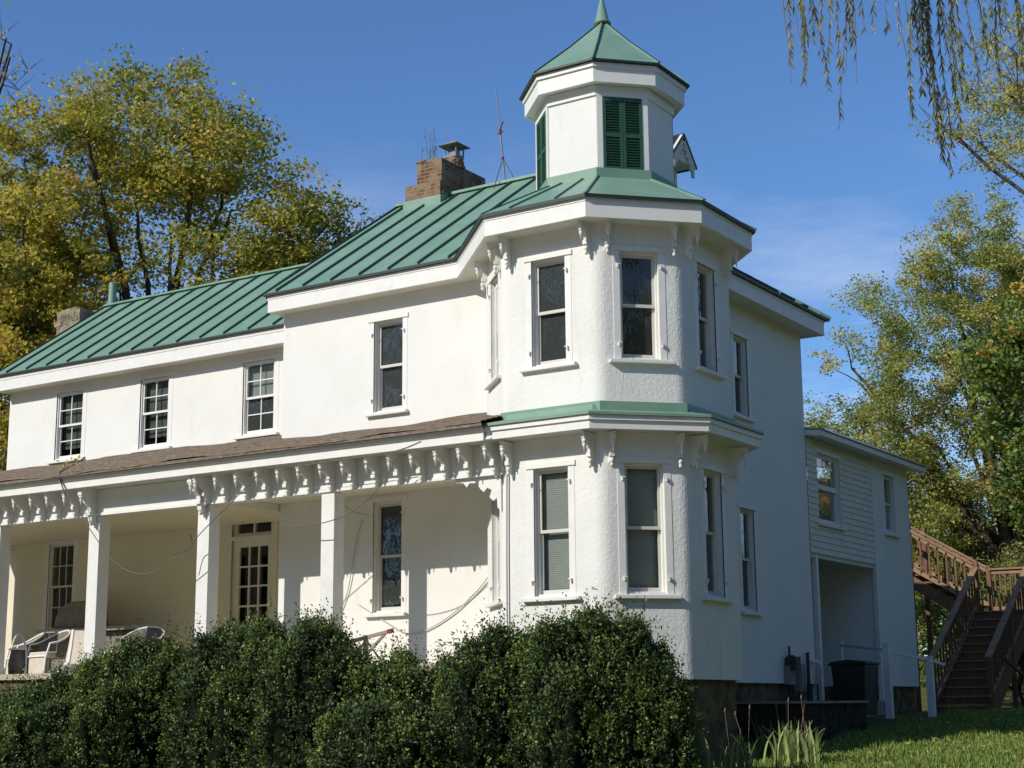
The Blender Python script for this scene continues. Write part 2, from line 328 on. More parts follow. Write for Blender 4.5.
def window(c, n, hw, z0, z1, cols=1, rows=1, case=.12, sill=None, depth=.07, glassback=None, blind=None, sash='tanpaint', hinges=True, tall=False, headproj=.018, midr=.045):
    """c: plan centre on the wall surface; n: outward normal"""
    c = V((c[0], c[1], 0)); n = V(n); u = V((-n.y, n.x, 0)); Z = V((0, 0, 1))
    def P(s, z, d): return c+u*s+Z*z+n*d
    def bx(mb, s0, s1, q0, q1, d0, d1): mb.obox(P((s0+s1)/2, (q0+q1)/2, (d0+d1)/2), u*(s1-s0)/2, n*(d1-d0)/2, Z*(q1-q0)/2)
    fr = MB(); pr = .006
    bx(fr, -hw-case, -hw, z0-.02, z1, -.02, pr); bx(fr, hw, hw+case, z0-.02, z1, -.02, pr)
    bx(fr, -hw-case-.02, hw+case+.02, z1, z1+.075, -.02, pr+headproj)
    # outer bead of the casing
    
    # jamb liners
    j = .028
    bx(fr, -hw, -hw+j, z0, z1, -.155, -depth+.03); bx(fr, hw-j, hw, z0, z1, -.155, -depth+.03); bx(fr, -hw+j, hw-j, z1-j, z1, -.155, -depth+.03); bx(fr, -hw+j, hw-j, z0, z0+j, -.155, -depth+.045)
    if hinges:
        for sgn in (-1, 1):
            for zz in (z0+.2, z1-.22):
                fr.obox(P(sgn*(hw+.035), zz, pr+.018), u*.011, n*.016, Z*.03); fr.obox(P(sgn*(hw+.01), zz+.02, pr+.028), u*.018, n*.006, Z*.008)
    wobj = fr.build('window', 'trim', house, bevel=.004)
    sm_ = MB(); sp = sill or (case+.03)
    sm_.obox(P(0, z0-.05, .015), u*(hw+sp), n*.065, Z*.026)
    sm_.build('sill', 'trim', wobj, bevel=.006)
    zm = (z0+z1)/2; a = hw-j; f = .036
    for k, (q0, q1, d) in enumerate(((zm-.012, z1-j, -depth), (z0+j, zm+.02, -depth-.035))):
        sb = MB()
        bx(sb, -a, -a+f, q0, q1, d-.03, d); bx(sb, a-f, a, q0, q1, d-.03, d)
        bx(sb, -a+f, a-f, q0, q0+(midr if k == 0 else .06), d-.03, d+.001); bx(sb, -a+f, a-f, q1-(.04 if k == 0 else .02), q1, d-.03, d-.001)
        g0, g1 = q0+(midr if k == 0 else .06), q1-(.04 if k == 0 else .02); wd = 2*(a-f)
        for i in range(1, cols):
            x = -a+f+wd*i/cols; bx(sb, x-.010, x+.010, g0, g1, d-.024, d-.004)
        for i in range(1, rows):
            z = g0+(g1-g0)*i/rows; bx(sb, -a+f, a-f, z-.010, z+.010, d-.025, d-.005)
        sb.build('sash', sash, wobj)
        gp = MB(); gp.add([P(-a+f, g0, d-.015), P(a-f, g0, d-.015), P(a-f, g1, d-.015), P(-a+f, g1, d-.015)], [(0, 1, 2, 3)])
        gp.build('pane', 'glass', wobj)
        # what hangs behind the glass
        b = (blind or (None, None))[k]
        if b:
            bm_ = MB(); f0, mname, back = b
            t0 = g1-(g1-g0)*f0
            bm_.obox(P(0, (t0+g1)/2, d-back), u*(a-.012), n*.004, Z*(g1-t0)/2)
            if mname == 'blind':
                zz = t0
                while zz < g1: bm_.obox(P(0, zz, d-back+.006), u*(a-.012), n*.0035, Z*.0045); zz += .03
            bm_.build('blind' if mname == 'blind' else 'insect_screen', mname, wobj)
    return wobj

BL = (1.0, 'blind', .09); SC = (1.0, 'screen', .03)
wins = []   # (plan centre, normal, hw, z0, z1, kwargs)
for k in 'ABCD':
    fp = facept(k)
    if k == 'A': fp = V((-11.47, 18.7, 0))
    up_b = (SC, SC) if k in 'AB' else None
    lo_b = (BL, BL) if k in 'AB' else None
    kw = dict(case=.105, depth=.10, sill=.185)
    wins.append((fp, NRM[k], .285, 4.77, 6.34, dict(kw, blind=up_b)))
    wins.append((fp, NRM[k], .285, 1.48, 3.28, dict(kw, blind=lo_b)))
wins.append((V((-15.56, YM, 0)), NRM['A'], .30, 4.78, 6.32, dict(case=.10, depth=.11, blind=(SC, SC))))
wins.append((V((-15.55, YM, 0)), NRM['A'], .29, 1.48, 3.27, dict(case=.10, depth=.11, blind=(SC, (.95, 'screen', .04)))))
for x in (-25.44, -22.95, -20.15):
    wins.append((V((x, YW, 0)), NRM['A'], .40, 5.12, 6.55, dict(cols=2, rows=2, case=.12, depth=.05, sash='trim', hinges=False, blind=((1.0, 'blind', .12), SC) if x > -21 else ((1.0, 'curtain', .12), (.75, 'curtain', .12)))))
wins.append((V((-25.47, YW, 0)), NRM['A'], .37, 1.55, 3.36, dict(cols=3, rows=2, case=.12, depth=.05, hinges=False)))
wins.append((V((XS, 24.22, 0)), NRM['C'], .27, 4.80, 6.18, dict(case=.10, depth=.08, hinges=False)))
wins.append((V((XS, 24.24, 0)), NRM['C'], .27, 1.50, 3.20, dict(case=.10, depth=.08, hinges=False)))
wins.append((V((XS, 27.98, 0)), NRM['C'], .56, 3.28, 4.58, dict(case=.07, depth=.05, hinges=False, midr=.09, sash='trim')))
wins.append((V((XS, 31.32, 0)), NRM['C'], .29, 3.40, 4.58, dict(case=.06, depth=.05, hinges=False)))
ops = [(c, hw, z0, z1) for c, n, hw, z0, z1, kw in wins]
for c, n, hw, z0, z1, kw in wins: window(c, n, hw, z0, z1, **kw)

# --- walls
DAc = inter(NRM['D'], AP['D'], NRM['A'], AP['A']); ABc = inter(NRM['A'], AP['A'], NRM['B'], AP['B']); BCc = inter(NRM['B'], AP['B'], NRM['C'], AP['C'])
Dend = inter(NRM['D'], AP['D'], V((-1, 0, 0)), AP['C']); Cend = inter(NRM['C'], AP['C'], V((r2, r2, 0)), AP['B'])
Skin([(Dend.x, YM+.05), Dend, DAc, ABc, BCc, Cend, (XS-.1, Cend.y+(Cend.x-XS)+.1)], (2, 3, 4), r=.13).build('tower_wall', 'stucco', house, ZB, 7.0, ops)
Skin([(-17.86, 27.0), (-17.86, YM), (Dend.x+.3, YM)]).build('front_wall', 'stucco_smooth', house, ZB, 7.0, ops)
Skin([(-27.34, 27.6), (-27.34, YW), (-17.86, YW)]).build('wing_wall', 'stucco_smooth', house, 5.03-.1, 7.0, ops)
DX0, DX1, DZ1 = -20.72, -19.70, 3.60
pw = Skin([(-27.34, 27.6), (-27.34, YW), (-17.86, YW)]).build('porch_wall', 'porch_wall', house, ZB, 4.93, ops+[(V(((DX0+DX1)/2, YW, 0)), (DX1-DX0)/2, .6, DZ1)])
Skin([(XS, 21.3), (XS, 26.93)]).build('side_wall', 'stucco_smooth', house, ZB, 7.0, ops)
Skin([(XS-.35, 26.93), (XS-.35, 26.93), (-27.3, 27.6)][1:]).build('rear_wall', 'stucco_smooth', house, ZB, 7.0)
# interior floors and dark partitions
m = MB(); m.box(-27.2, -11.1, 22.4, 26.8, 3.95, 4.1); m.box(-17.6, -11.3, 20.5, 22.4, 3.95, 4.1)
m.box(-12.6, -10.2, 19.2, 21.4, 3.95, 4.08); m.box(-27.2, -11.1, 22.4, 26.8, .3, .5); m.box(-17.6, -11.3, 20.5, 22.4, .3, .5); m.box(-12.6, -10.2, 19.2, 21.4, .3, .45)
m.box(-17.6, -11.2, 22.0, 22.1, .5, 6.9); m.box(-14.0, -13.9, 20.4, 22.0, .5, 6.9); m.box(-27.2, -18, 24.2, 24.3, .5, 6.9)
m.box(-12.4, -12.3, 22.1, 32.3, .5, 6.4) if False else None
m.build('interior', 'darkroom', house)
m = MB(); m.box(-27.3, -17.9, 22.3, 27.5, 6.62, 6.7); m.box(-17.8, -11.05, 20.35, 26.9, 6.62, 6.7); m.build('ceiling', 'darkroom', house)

# door in porch wall
dm = MB(); cx = (DX0+DX1)/2
def dbx(mb, x0, x1, z0, z1, d0, d1): mb.box(x0, x1, YW-d1, YW-d0, z0, z1)
dbx(dm, DX0-.13, DX0, .6, DZ1+.02, -.02, .025); dbx(dm, DX1, DX1+.13, .6, DZ1+.02, -.02, .025); dbx(dm, DX0-.15, DX1+.15, DZ1+.02, DZ1+.12, -.02, .04)
dbx(dm, DX0, DX1, 3.10, 3.17, -.14, .035)
dbx(dm, DX0, DX0+.09, 3.17, DZ1, -.12, -.05); dbx(dm, DX1-.09, DX1, 3.17, DZ1, -.12, -.05); dbx(dm, DX0+.09, DX1-.09, 3.53, DZ1, -.12, -.05); dbx(dm, DX0+.09, DX1-.09, 3.17, 3.235, -.12, -.05)
dbx(dm, cx-.025, cx+.025, 3.235, 3.53, -.12, -.05)
dobj = dm.build('door_frame', 'soffit', house)
lf = MB(); g0, g1, gx0, gx1 = 1.12, 2.97, DX0+.15, DX1-.15
dbx(lf, DX0+.01, gx0, .62, 3.10, -.10, -.05); dbx(lf, gx1, DX1-.01, .62, 3.10, -.10, -.05); dbx(lf, gx0, gx1, .62, g0, -.10, -.05); dbx(lf, gx0, gx1, g1, 3.10, -.10, -.05)
for i in (1, 2): x = gx0+(gx1-gx0)*i/3; dbx(lf, x-.016, x+.016, g0, g1, -.095, -.055)
for i in range(1, 5): z = g0+(g1-g0)*i/5; dbx(lf, gx0, gx1, z-.016, z+.016, -.096, -.054)
leaf = lf.build('door', 'soffit', dobj)
gm = MB(); gm.add([(gx0, YW+.075, g0), (gx1, YW+.075, g0), (gx1, YW+.075, g1), (gx0, YW+.075, g1)], [(0, 1, 2, 3)])
gm.add([(DX0+.09, YW+.085, 3.235), (DX1-.09, YW+.085, 3.235), (DX1-.09, YW+.085, 3.53), (DX0+.09, YW+.085, 3.53)], [(0, 1, 2, 3)]); gm.build('pane', 'glass', dobj)
kn = MB(); kn.lathe((DX0+.08, YW-.0, 1.62), [(.01, -.03), (.03, -.015), (.03, .015), (.01, .03)], 10); kn.build('handle', 'darkmetal', dobj)

# foundation
m = MB(); m.box(-27.25, -11.08, YW+.08, 27.5, -1.2, ZB-.005); m.box(-17.75, -11.1, YM+.08, 26.8, -1.21, ZB-.008)
fo = [inter(NRM['D'], 1.65, V((-1, 0, 0)), 1.6), inter(NRM['D'], 1.65, NRM['A'], 1.57), inter(NRM['A'], 1.57, NRM['B'], 1.65), inter(NRM['B'], 1.65, NRM['C'], 1.59), inter(NRM['C'], 1.59, V((r2, r2, 0)), 1.65), V((-11.3, 22.0, 0)), V((-13, 22, 0))]
m.prism([p+V((0, 0, -1.3)) for p in fo], (0, 0, 1.3+ZB-.003)); m.box(-14.5, -11.08, 30.3, 32.45, -.6, ZB-.01)
m.build('foundation', 'stone', house)

# --- rear extension
EX = MB()
q = .115; z = 2.68
while z < 4.78:
    z1 = min(z+q, 4.80)
    a0, a1 = 26.93, 30.34
    for (s0, s1) in ((a0, 27.98-.56), (27.98+.56, a1)) if (z > 3.17 and z < 4.58) else ((a0, a1),):
        EX.add([(XS+.022, s0, z), (XS+.022, s1, z), (XS+.004, s1, z1), (XS+.004, s0, z1)], [(0, 1, 2, 3)])
        EX.add([(XS+.004, s0, z), (XS+.004, s1, z), (XS+.022, s1, z), (XS+.022, s0, z)], [(0, 1, 2, 3)])
    z = z1
EX.build('clapboard_wall', 'soffit', house)
Skin([(XS, 30.34), (XS, 32.5), (-16, 32.5)]).build('extension_wall', 'stucco_smooth', house, ZB-.02, 4.82, ops)
m = MB(); m.box(-13.5, XS-.02, 26.95, 30.32, 2.60, 2.68); m.build('passage_ceiling', 'soffit', house)
m = MB(); m.add([(-13.2, 26.9, .0), (-13.2, 30.5, 0), (-13.2, 30.5, 2.7), (-13.2, 26.9, 2.7)], [(0, 1, 2, 3)]); m.add([(-13.2, 30.34, 0), (-11, 30.34, 0), (-11, 30.34, 2.68), (-13.2, 30.34, 2.68)], [(0, 1, 2, 3)])
m.add([(-13.2, 26.935, 0), (-11, 26.935, 0), (-11, 26.935, 2.68), (-13.2, 26.935, 2.68)], [(3, 2, 1, 0)]); m.build('passage_wall', 'stucco_smooth', house)
m = MB(); m.box(-13.4, XS+.02, 26.9, 30.3, -.45, .02); m.build('passage_floor', 'concrete', house)
m = MB(); m.box(XS-.06, XS+.02, 30.26, 30.38, 0, 4.7); m.build('corner_board', 'trim', house)
m = MB(); m.box(XS-.10, XS-.01, 27.22, 27.32, 0, 2.68); m.build('passage_post', 'trim', house)
m = MB(); m.prism([(XS+.34, 26.95, 4.80), (XS+.34, 26.95, 4.90), (-16, 26.95, 5.6), (-16, 26.95, 5.5)], (0, 5.85, 0)); m.build('extension_eaves', 'trim', house)
m = MB(); m.prism([(XS+.38, 26.95, 4.905), (XS+.38, 26.95, 4.94), (-16, 26.95, 5.66), (-16, 26.95, 5.605)], (0, 5.9, 0)); m.build('extension_roof', 'steel', house)

# --- octagon rings
def octo(ap, z, cx=OX, cy=OY, k0=0, k1=8):
    rr = ap/math.cos(math.pi/8); return [V((cx+rr*math.cos(math.radians(-112.5-45+45*k)), cy+rr*math.sin(math.radians(-112.5-45+45*k)), z)) for k in range(k0, k1)]
# vertices k: 0 = F/D (-157.5), 1 = D/A (-112.5), 2 = A/B, 3 = B/C, 4 = C/E, ...
def ring_prism(mb, ap0, ap1, z0, z1, closed=True, ks=range(8), cx=OX, cy=OY):
    a, b = octo(ap0, z0, cx, cy), octo(ap1, z0, cx, cy)
    for k in ks:
        k2 = (k+1) % 8
        vs = [a[k], a[k2], b[k2], b[k]]; mb.prism(vs, (0, 0, z1-z0))

ZE = 6.72; ZT = 7.00
# path of main fascia (outer line): wing, main, D, A, B, C, side
FA = 2.07
fo8 = octo(FA, 0); 
dl = fo8[0]; dn = (fo8[0]-fo8[1]).normalized(); t_ = (19.92-fo8[1].y)/dn.y; inD = fo8[1]+dn*t_     # D line prolonged to the main eave
ce = fo8[4]; cn = V((-r2, r2, 0)); t_ = (-10.62-ce.x)/cn.x; outC = ce+cn*t_
path = [V((-17.95, 27.3, 0)), V((-17.95, 19.92, 0)), inD, fo8[1], fo8[2], fo8[3], fo8[4], outC, V((-10.62, 27.18, 0)), V((-17.5, 27.18, 0))]
wpath = [V((-27.42, 27.8, 0)), V((-27.42, 21.80, 0)), V((-17.95, 21.80, 0))]
def offset_path(P, d):
    out_ = []
    for i, p in enumerate(P):
        ns = []
        for a, b in ((i-1, i), (i, i+1)):
            if a < 0 or b >= len(P): continue
            u = (P[b]-P[a]).normalized(); ns.append(V((u.y, -u.x, 0)))
        if len(ns) == 1: out_.append(p+ns[0]*d)
        else:
            s_ = ns[0]+ns[1]; out_.append(p+s_*(d/ (1+ns[0].dot(ns[1]))))
    return out_
def strip(mb, P, d0, d1, z0, z1):
    a = offset_path(P, d0); b = offset_path(P, d1)
    for i in range(len(P)-1):
        mb.prism([a[i]+V((0, 0, z0)), a[i+1]+V((0, 0, z0)), b[i+1]+V((0, 0, z0)), b[i]+V((0, 0, z0))], (0, 0, z1-z0))
m = MB(); strip(m, path, -.045, 0, ZE, ZT); strip(m, path, 0, .010, ZT-.05, ZT+.004)
m.build('fascia', 'trim', house)
m = MB(); strip(m, wpath, -.045, 0, ZE, ZT+.02); strip(m, wpath, 0, .010, ZT-.05, ZT+.024); m.build('wing_fascia', 'trim', house)
m = MB(); strip(m, path, -.72, -.046, ZE+.012, ZE+.04); strip(m, wpath, -.45, -.046, ZE+.012, ZE+.04); m.build('soffit', 'soffit', house)
m = MB(); strip(m, path, -.02, .062, ZT+.006, ZT+.044); strip(m, wpath, -.02, .062, ZT+.026, ZT+.06); m.build('drip_edge', 'drip', house)

# --- roofs
def roof_plane(mb, e0, e1, r0, r1, step=.61, start=.3, th=.045, seam=.042, cmid=1):
    """quad plane from eave edge e0-e1 to ridge edge r0-r1 with standing seams running up the slope"""
    e0, e1, r0, r1 = map(V, (e0, e1, r0, r1)); u = (e1-e0).normalized()
    nrm = (e1-e0).cross(r0-e0).normalized()
    if nrm.z < 0: nrm = -nrm
    sl_ = nrm.cross(u).normalized()
    if sl_.z < 0: sl_ = -sl_
    mb.cur = 0
    vs = [e0, e1, r1, r0]; vs2 = [p-nrm*th for p in vs]
    top = [0, 1, 2, 3] if (e1-e0).cross(r1-e0).z > 0 else [3, 2, 1, 0]
    mb.add(vs+vs2, [tuple(top), tuple(i+4 for i in top[::-1])]+[(i, (i+1) % 4, (i+1) % 4+4, i+4) for i in range(4)])
    Lh = (r0-e0).dot(sl_); eL = (e1-e0).length; s = start
    a0 = (r0-e0).dot(u); a1 = (r1-e0).dot(u)
    while s < eL-.05:
        # length of seam: bounded by the side edges
        Ls = Lh
        if a0 > 0 and s < a0: Ls = Lh*s/a0
        if a1 < eL and s > a1: Ls = min(Ls, Lh*(eL-s)/(eL-a1))
        if Ls > .1:
            p = e0+u*s; q = p+sl_*Ls
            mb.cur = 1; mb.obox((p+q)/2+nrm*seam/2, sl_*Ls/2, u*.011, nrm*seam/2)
        s += step
    mb.cur = 0
rz = ZT+.055
m = MB()
RY, RZ, RX1 = 23.70, 9.66, -14.55
roof_plane(m, (-18.0, 19.87, rz), (-10.56, 19.87, rz), (-18.0, RY, RZ), (RX1, RY, RZ), start=.28)
roof_plane(m, (-10.56, 27.36, rz), (-18.0, 27.36, rz), (RX1, RY, RZ), (-18.0, RY, RZ))
roof_plane(m, (-10.56, 19.87, rz), (-10.56, 27.36, rz), (RX1, RY, RZ), (RX1-.01, RY+.01, RZ))
m.cur = 0; m.bar((-18.0, RY, RZ+.02), (RX1, RY, RZ+.02), .16, .05); m.bar((RX1, RY, RZ+.02), (-10.56, 27.36, rz+.02), .1, .05)
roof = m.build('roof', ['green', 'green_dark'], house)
# gable triangle on the left of the main block
m = MB(); m.prism([(-17.86, 20.3, 6.9), (-17.86, 27.0, 6.9), (-17.86, RY, RZ-.12)], (.1, 0, 0)); m.prism([(-27.34, 22.2, 6.9), (-27.34, 27.5, 6.9), (-27.34, 24.85, 9.0)], (.1, 0, 0)); m.build('gable', 'stucco_smooth', house)
m = MB(); m.bar((-17.985, 19.9, rz-.03), (-17.985, RY, RZ-.03), .03, .12); m.bar((-17.985, 27.3, rz-.03), (-17.985, RY, RZ-.03), .03, .12); m.build('rake_edge', 'drip', house)
m = MB(); m.bar((-27.445, 21.75, rz-.01), (-27.445, 24.83, 9.23), .03, .10); m.build('rake_edge', 'drip', house)
m = MB()
roof_plane(m, (-27.43, 21.745, rz+.02), (-17.9, 21.745, rz+.02), (-27.43, 24.83, 9.25), (-17.9, 24.83, 9.25), start=.42, step=.63)
roof_plane(m, (-17.9, 27.9, rz+.02), (-27.43, 27.9, rz+.02), (-17.9, 24.83, 9.25), (-27.43, 24.83, 9.25))
m.bar((-27.43, 24.83, 9.27), (-17.9, 24.83, 9.27), .16, .04)
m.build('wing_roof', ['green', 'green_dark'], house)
# octagonal roof skirt of the tower
TX, TY = OX+.03, OY
m = MB(); e = octo(FA+.055, rz-.008); t8 = octo(1.0, 7.70, TX, TY)
for k in range(0, 7):
    k2 = (k+1) % 8; n_ = (e[k2]-e[k]).cross(t8[k]-e[k]).normalized()
    m.cur = 0; m.add([e[k], e[k2], t8[k2], t8[k]], [(0, 1, 2, 3)]); m.add([e[k]-V((0, 0, .05)), e[k2]-V((0, 0, .05)), e[k2], e[k]], [(0, 1, 2, 3)])
    for fr_ in ((.28, .72) if k in (1,) else ()):
        p, q_ = e[k].lerp(e[k2], fr_), t8[k].lerp(t8[k2], fr_); m.cur = 0; m.bar(p+n_*.012, q_+n_*.012, .016, .028, n_); m.cur = 1; m.bar(p+n_*.003+V((.02, 0, 0)), q_+n_*.003+V((.02, 0, 0)), .028, .006, n_)  # flat dark strip right of each seam, painted as its shadow
    if k in (1, 2, 3, 4): m.cur = 0; m.bar(e[k], t8[k], .04, .03); m.cur = 1; m.bar(e[k]+V((.025, .0, .004)), t8[k]+V((.025, .0, .004)), .022, .018)  # dark bar along the right of each hip imitates its shadow
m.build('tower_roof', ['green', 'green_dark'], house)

# --- cupola
cup = part('cupola', house)
m = MB(); w0, w1 = octo(.985, 7.3, TX, TY), octo(.985, 9.14, TX, TY)
m.add(w0+w1, [(k, (k+1) % 8, (k+1) % 8+8, k+8) for k in range(8)]); m.build('cupola_wall', 'stucco_smooth', cup)
m = MB(); ring_prism(m, .985, 1.03, 7.62, 7.83, cx=TX, cy=TY); m.build('flashing', 'green', cup)
m = MB(); ring_prism(m, 1.13, 1.17, 9.13, 9.36, cx=TX, cy=TY); ring_prism(m, 1.1, 1.20, 9.36, 9.43, cx=TX, cy=TY); ring_prism(m, .9, 1.135, 9.15, 9.18, cx=TX, cy=TY)
ring_prism(m, .985, 1.015, 8.98, 9.14, cx=TX, cy=TY); m.build('cornice', 'trim', cup)
m = MB(); e8 = octo(1.25, 9.465, TX, TY); b8 = octo(1.25, 9.435, TX, TY); n8 = 8; ap_ = V((TX, TY, 10.66))
mid = octo(.62, 10.04, TX, TY)
for k in range(8):
    k2 = (k+1) % 8; m.cur = 0; m.add([e8[k], e8[k2], mid[k2], mid[k]], [(0, 1, 2, 3)]); m.add([mid[k], mid[k2], ap_], [(0, 1, 2)])
    m.cur = 1; m.add([b8[k], b8[k2], e8[k2]+V((0, 0, .003)), e8[k]+V((0, 0, .003))], [(0, 1, 2, 3)]); 
    m.cur = 0; m.bar(e8[k], mid[k], .032, .03); m.bar(mid[k], ap_, .032, .03)
    m.cur = 1; off = V((.022, .0, .0)) if k in (1, 2, 3) else V((0, 0, 0)); m.bar(e8[k]+off, mid[k]+off, .02, .022); m.bar(mid[k]+off, ap_+off, .02, .022)  # dark bars offset right of the hips stand in for shade
m.cur = 1; m.add(b8, [tuple(range(8))[::-1]])
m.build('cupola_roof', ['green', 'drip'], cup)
m = MB(); m.lathe((TX, TY, 0), [(.145, 10.60), (.135, 10.63), (.11, 10.66), (.045, 10.96), (.03, 11.0), (.045, 11.03), (.012, 11.08), (.01, 11.35)], 12); m.build('finial', 'green', cup)
for k, n in (('B', NRM['B']), ('D', NRM['D']), ('E', V((r2, r2, 0))), ('F', V((-r2, r2, 0)))):
    u = V((-n.y, n.x, 0)); c0 = V((TX, TY, 0))+n*.985; Z = V((0, 0, 1))
    if k in 'BD':
        tb = MB()
        for sgn in (-1, 1): tb.obox(c0+u*sgn*.355+Z*8.35+n*.012, u*.045, n*.02, Z*.62)
        tb.obox(c0+Z*9.0+n*.012, u*.40, n*.022, Z*.035); tb.build('shutter_casing', 'trim', cup)
    for sgn in (-1, 1):
        sh = MB(); c1 = c0+u*sgn*.155+n*.02
        for s2 in (-1, 1): sh.obox(c1+u*s2*.13+Z*8.35, u*.022, n*.02, Z*.605)
        for zz, hh in ((7.80, .055), (8.36, .03), (8.925, .03)): sh.obox(c1+Z*zz, u*.108, n*.018, Z*hh)
        zz = 7.87
        while zz < 8.88:
            if abs(zz-8.36) > .04: sh.obox(c1+Z*zz, u*.108, (n*.018-Z*.013), (n*.003+Z*.006))
            zz += .042
        sh.obox(c1+Z*8.35-n*.018, u*.13, n*.002, Z*.6)
        sh.build('shutter', 'shutter', cup)
# little dormer gable behind the cupola, facing the side
dm = part('dormer', house)
dxf = -11.6; dy = 22.93
m = MB(); m.prism([(dxf, dy-.28, 7.5), (dxf, dy+.28, 7.5), (dxf, dy+.28, 9.02), (dxf, dy, 9.42), (dxf, dy-.28, 9.02)], (-2.4, 0, 0)); m.build('dormer_wall', 'stucco_smooth', dm)
m = MB()
for sgn in (-1, 1):
    m.bar((dxf+.27, dy, 9.47), (dxf+.27, dy+sgn*.42, 9.03), .05, .12)
    for i in range(5):
        t = .15+.17*i; p = V((dxf+.27, dy+sgn*.42*t, 9.47-.51*t-.10)); m.obox(p, (.02, 0, 0), (0, .035, 0), (0, 0, .05+.012*i))
m.prism([(dxf+.25, dy-.40, 9.04), (dxf+.25, dy, 9.42), (dxf+.25, dy+.40, 9.04)], (-2.0, 0, 0)); m.build('bargeboard', 'soffit', dm)
m = MB()
for sgn in (-1, 1): m.prism([(dxf+.31, dy, 9.545), (dxf+.31, dy+sgn*.45, 9.06), (dxf+.31, dy+sgn*.45, 9.02), (dxf+.31, dy, 9.50)], (-2.6, 0, 0))
m.build('dormer_roof', 'drip', dm)

# --- eaves brackets
def bracket(c, n, zt, drop=.45, out=.36, th=.075):
    """scroll bracket: c plan point on wall, n outward"""
    c = V((c[0], c[1], 0)); n = V(n); u = V((-n.y, n.x, 0)); Z = V((0, 0, 1)); mb = MB()
    pr = [(0, 0), (out, 0), (out, -.10*drop/.45), (out-.03, -.13*drop/.45), (out-.09, -.12*drop/.45), (out-.13, -.2*drop/.45), (out*.42, -.26*drop/.45), (out*.34, -.36*drop/.45), (out*.30, -.44*drop/.45), (out*.12, -.50*drop/.45), (0, -drop)]
    mb.prism([c+n*a+Z*(zt+b)-u*th/2 for a, b in pr], u*th)
    # turned drops
    def drp(a, zt_, ln, r):
        p = c+n*a; mb.lathe((p.x, p.y, zt_), [(r*.6, 0), (r, -.02), (r, -.05), (r*.6, -.06), (r*.85, -.085), (r*.7, -.11), (r*.35, -.13), (.006, -ln)], 8)
    drp(out-.045, zt-.10*drop/.45, .20, .038); drp(.085, zt-.40*drop/.45, .10, .034)
    mb.obox(c+n*(out*.36)+Z*(zt-.34*drop/.45), n*.03, u*(th/2+.008), Z*.03)
    return mb
def place_bracket(parent, *a, **k): return bracket(*a, **k).build('bracket', 'trim', parent)
for k, (p0, p1) in dict(D=(Dend, DAc), A=(DAc, ABc), B=(ABc, BCc), C=(BCc, Cend)).items():
    n = NRM[k]; u = V((-n.y, n.x, 0)); h = (p1-p0).length/2; mid_ = (p0+p1)/2
    ov = FA-AP[k]-.05
    for sgn in (-1, 1):
        c = mid_+u*sgn*(h-.13)
        place_bracket(house, c+n*.0, n, ZE+.012, drop=.38, out=ov*.76, th=.055)
        if not (k == 'D' and sgn < 0): place_bracket(house, c+n*.0, n, 3.69, drop=.40, out=ov*.8, th=.055)
# --- tower belt roof between storeys
m = MB(); a_ = octo(FA+.06, 3.93); top = [inter(NRM['A'], AP['A'], NRM['A'], 1) if False else None]
wp = [DAc, ABc, BCc, Cend]
seg = [(a_[1], a_[2], DAc, ABc), (a_[2], a_[3], ABc, BCc), (a_[3], a_[4], BCc, Cend), (a_[4], a_[5], Cend, Cend+V((-1, 1, 0)))]
ringw = octo(1.72, 4.10); ringw2 = octo(1.76, 4.02)
for k in range(0, 6):
    k2 = k+1
    m.cur = 0
    if k >= 1: m.add([a_[k], a_[k2], ringw2[k2], ringw2[k]], [(0, 1, 2, 3)]); m.add([ringw2[k], ringw2[k2], ringw[k2]+V((0, 0, 0)), ringw[k]], [(0, 1, 2, 3)])
    else:
        m.add([a_[1]+V((-.16, 0, 0)), a_[1], ringw2[1], ringw2[0]], [(0, 1, 2, 3)]); m.add([a_[1]+V((-.16, 0, -.05)), a_[1]+V((0, 0, -.05)), a_[1], a_[1]+V((-.16, 0, 0))], [(0, 1, 2, 3)])
    if k >= 1: m.add([a_[k]-V((0, 0, .04)), a_[k2]-V((0, 0, .04)), a_[k2], a_[k]], [(0, 1, 2, 3)])
# thin collar tight to the wall
cl = offset_path([Dend, DAc, ABc, BCc, Cend, Cend+V((-1, 1, 0))], .03); ci = offset_path([Dend, DAc, ABc, BCc, Cend, Cend+V((-1, 1, 0))], -.02)
for i in range(5): m.prism([cl[i]+V((0, 0, 4.0)), cl[i+1]+V((0, 0, 4.0)), ci[i+1]+V((0, 0, 4.0)), ci[i]+V((0, 0, 4.0))], (0, 0, .145))
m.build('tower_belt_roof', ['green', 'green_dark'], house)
lp = [fo8[1]+V((-.5, 0, 0)), fo8[1], fo8[2], fo8[3], fo8[4], fo8[5]]
m = MB(); strip(m, lp[1:], -.045, 0, 3.70, 3.86); strip(m, lp[1:], 0, .03, 3.82, 3.89); m.build('tower_belt_fascia', 'trim', house)
m = MB(); strip(m, lp[1:], -.55, -.046, 3.71, 3.74); m.build('tower_belt_soffit', 'soffit', house)
m = MB(); strip(m, lp[1:], -.02, .05, 3.892, 3.925); m.build('tower_belt_drip', 'drip', house) if False else None

# conduit at the D/A corner
m = MB(); m.tube([(DAc.x+.06, DAc.y-.035, ZB-.4), (DAc.x+.055, DAc.y-.035, 2.0), (DAc.x+.07, DAc.y-.035, 3.3), (DAc.x+.05, DAc.y-.06, 3.6)], .014, 6); m.build('conduit', 'cable_light', house)

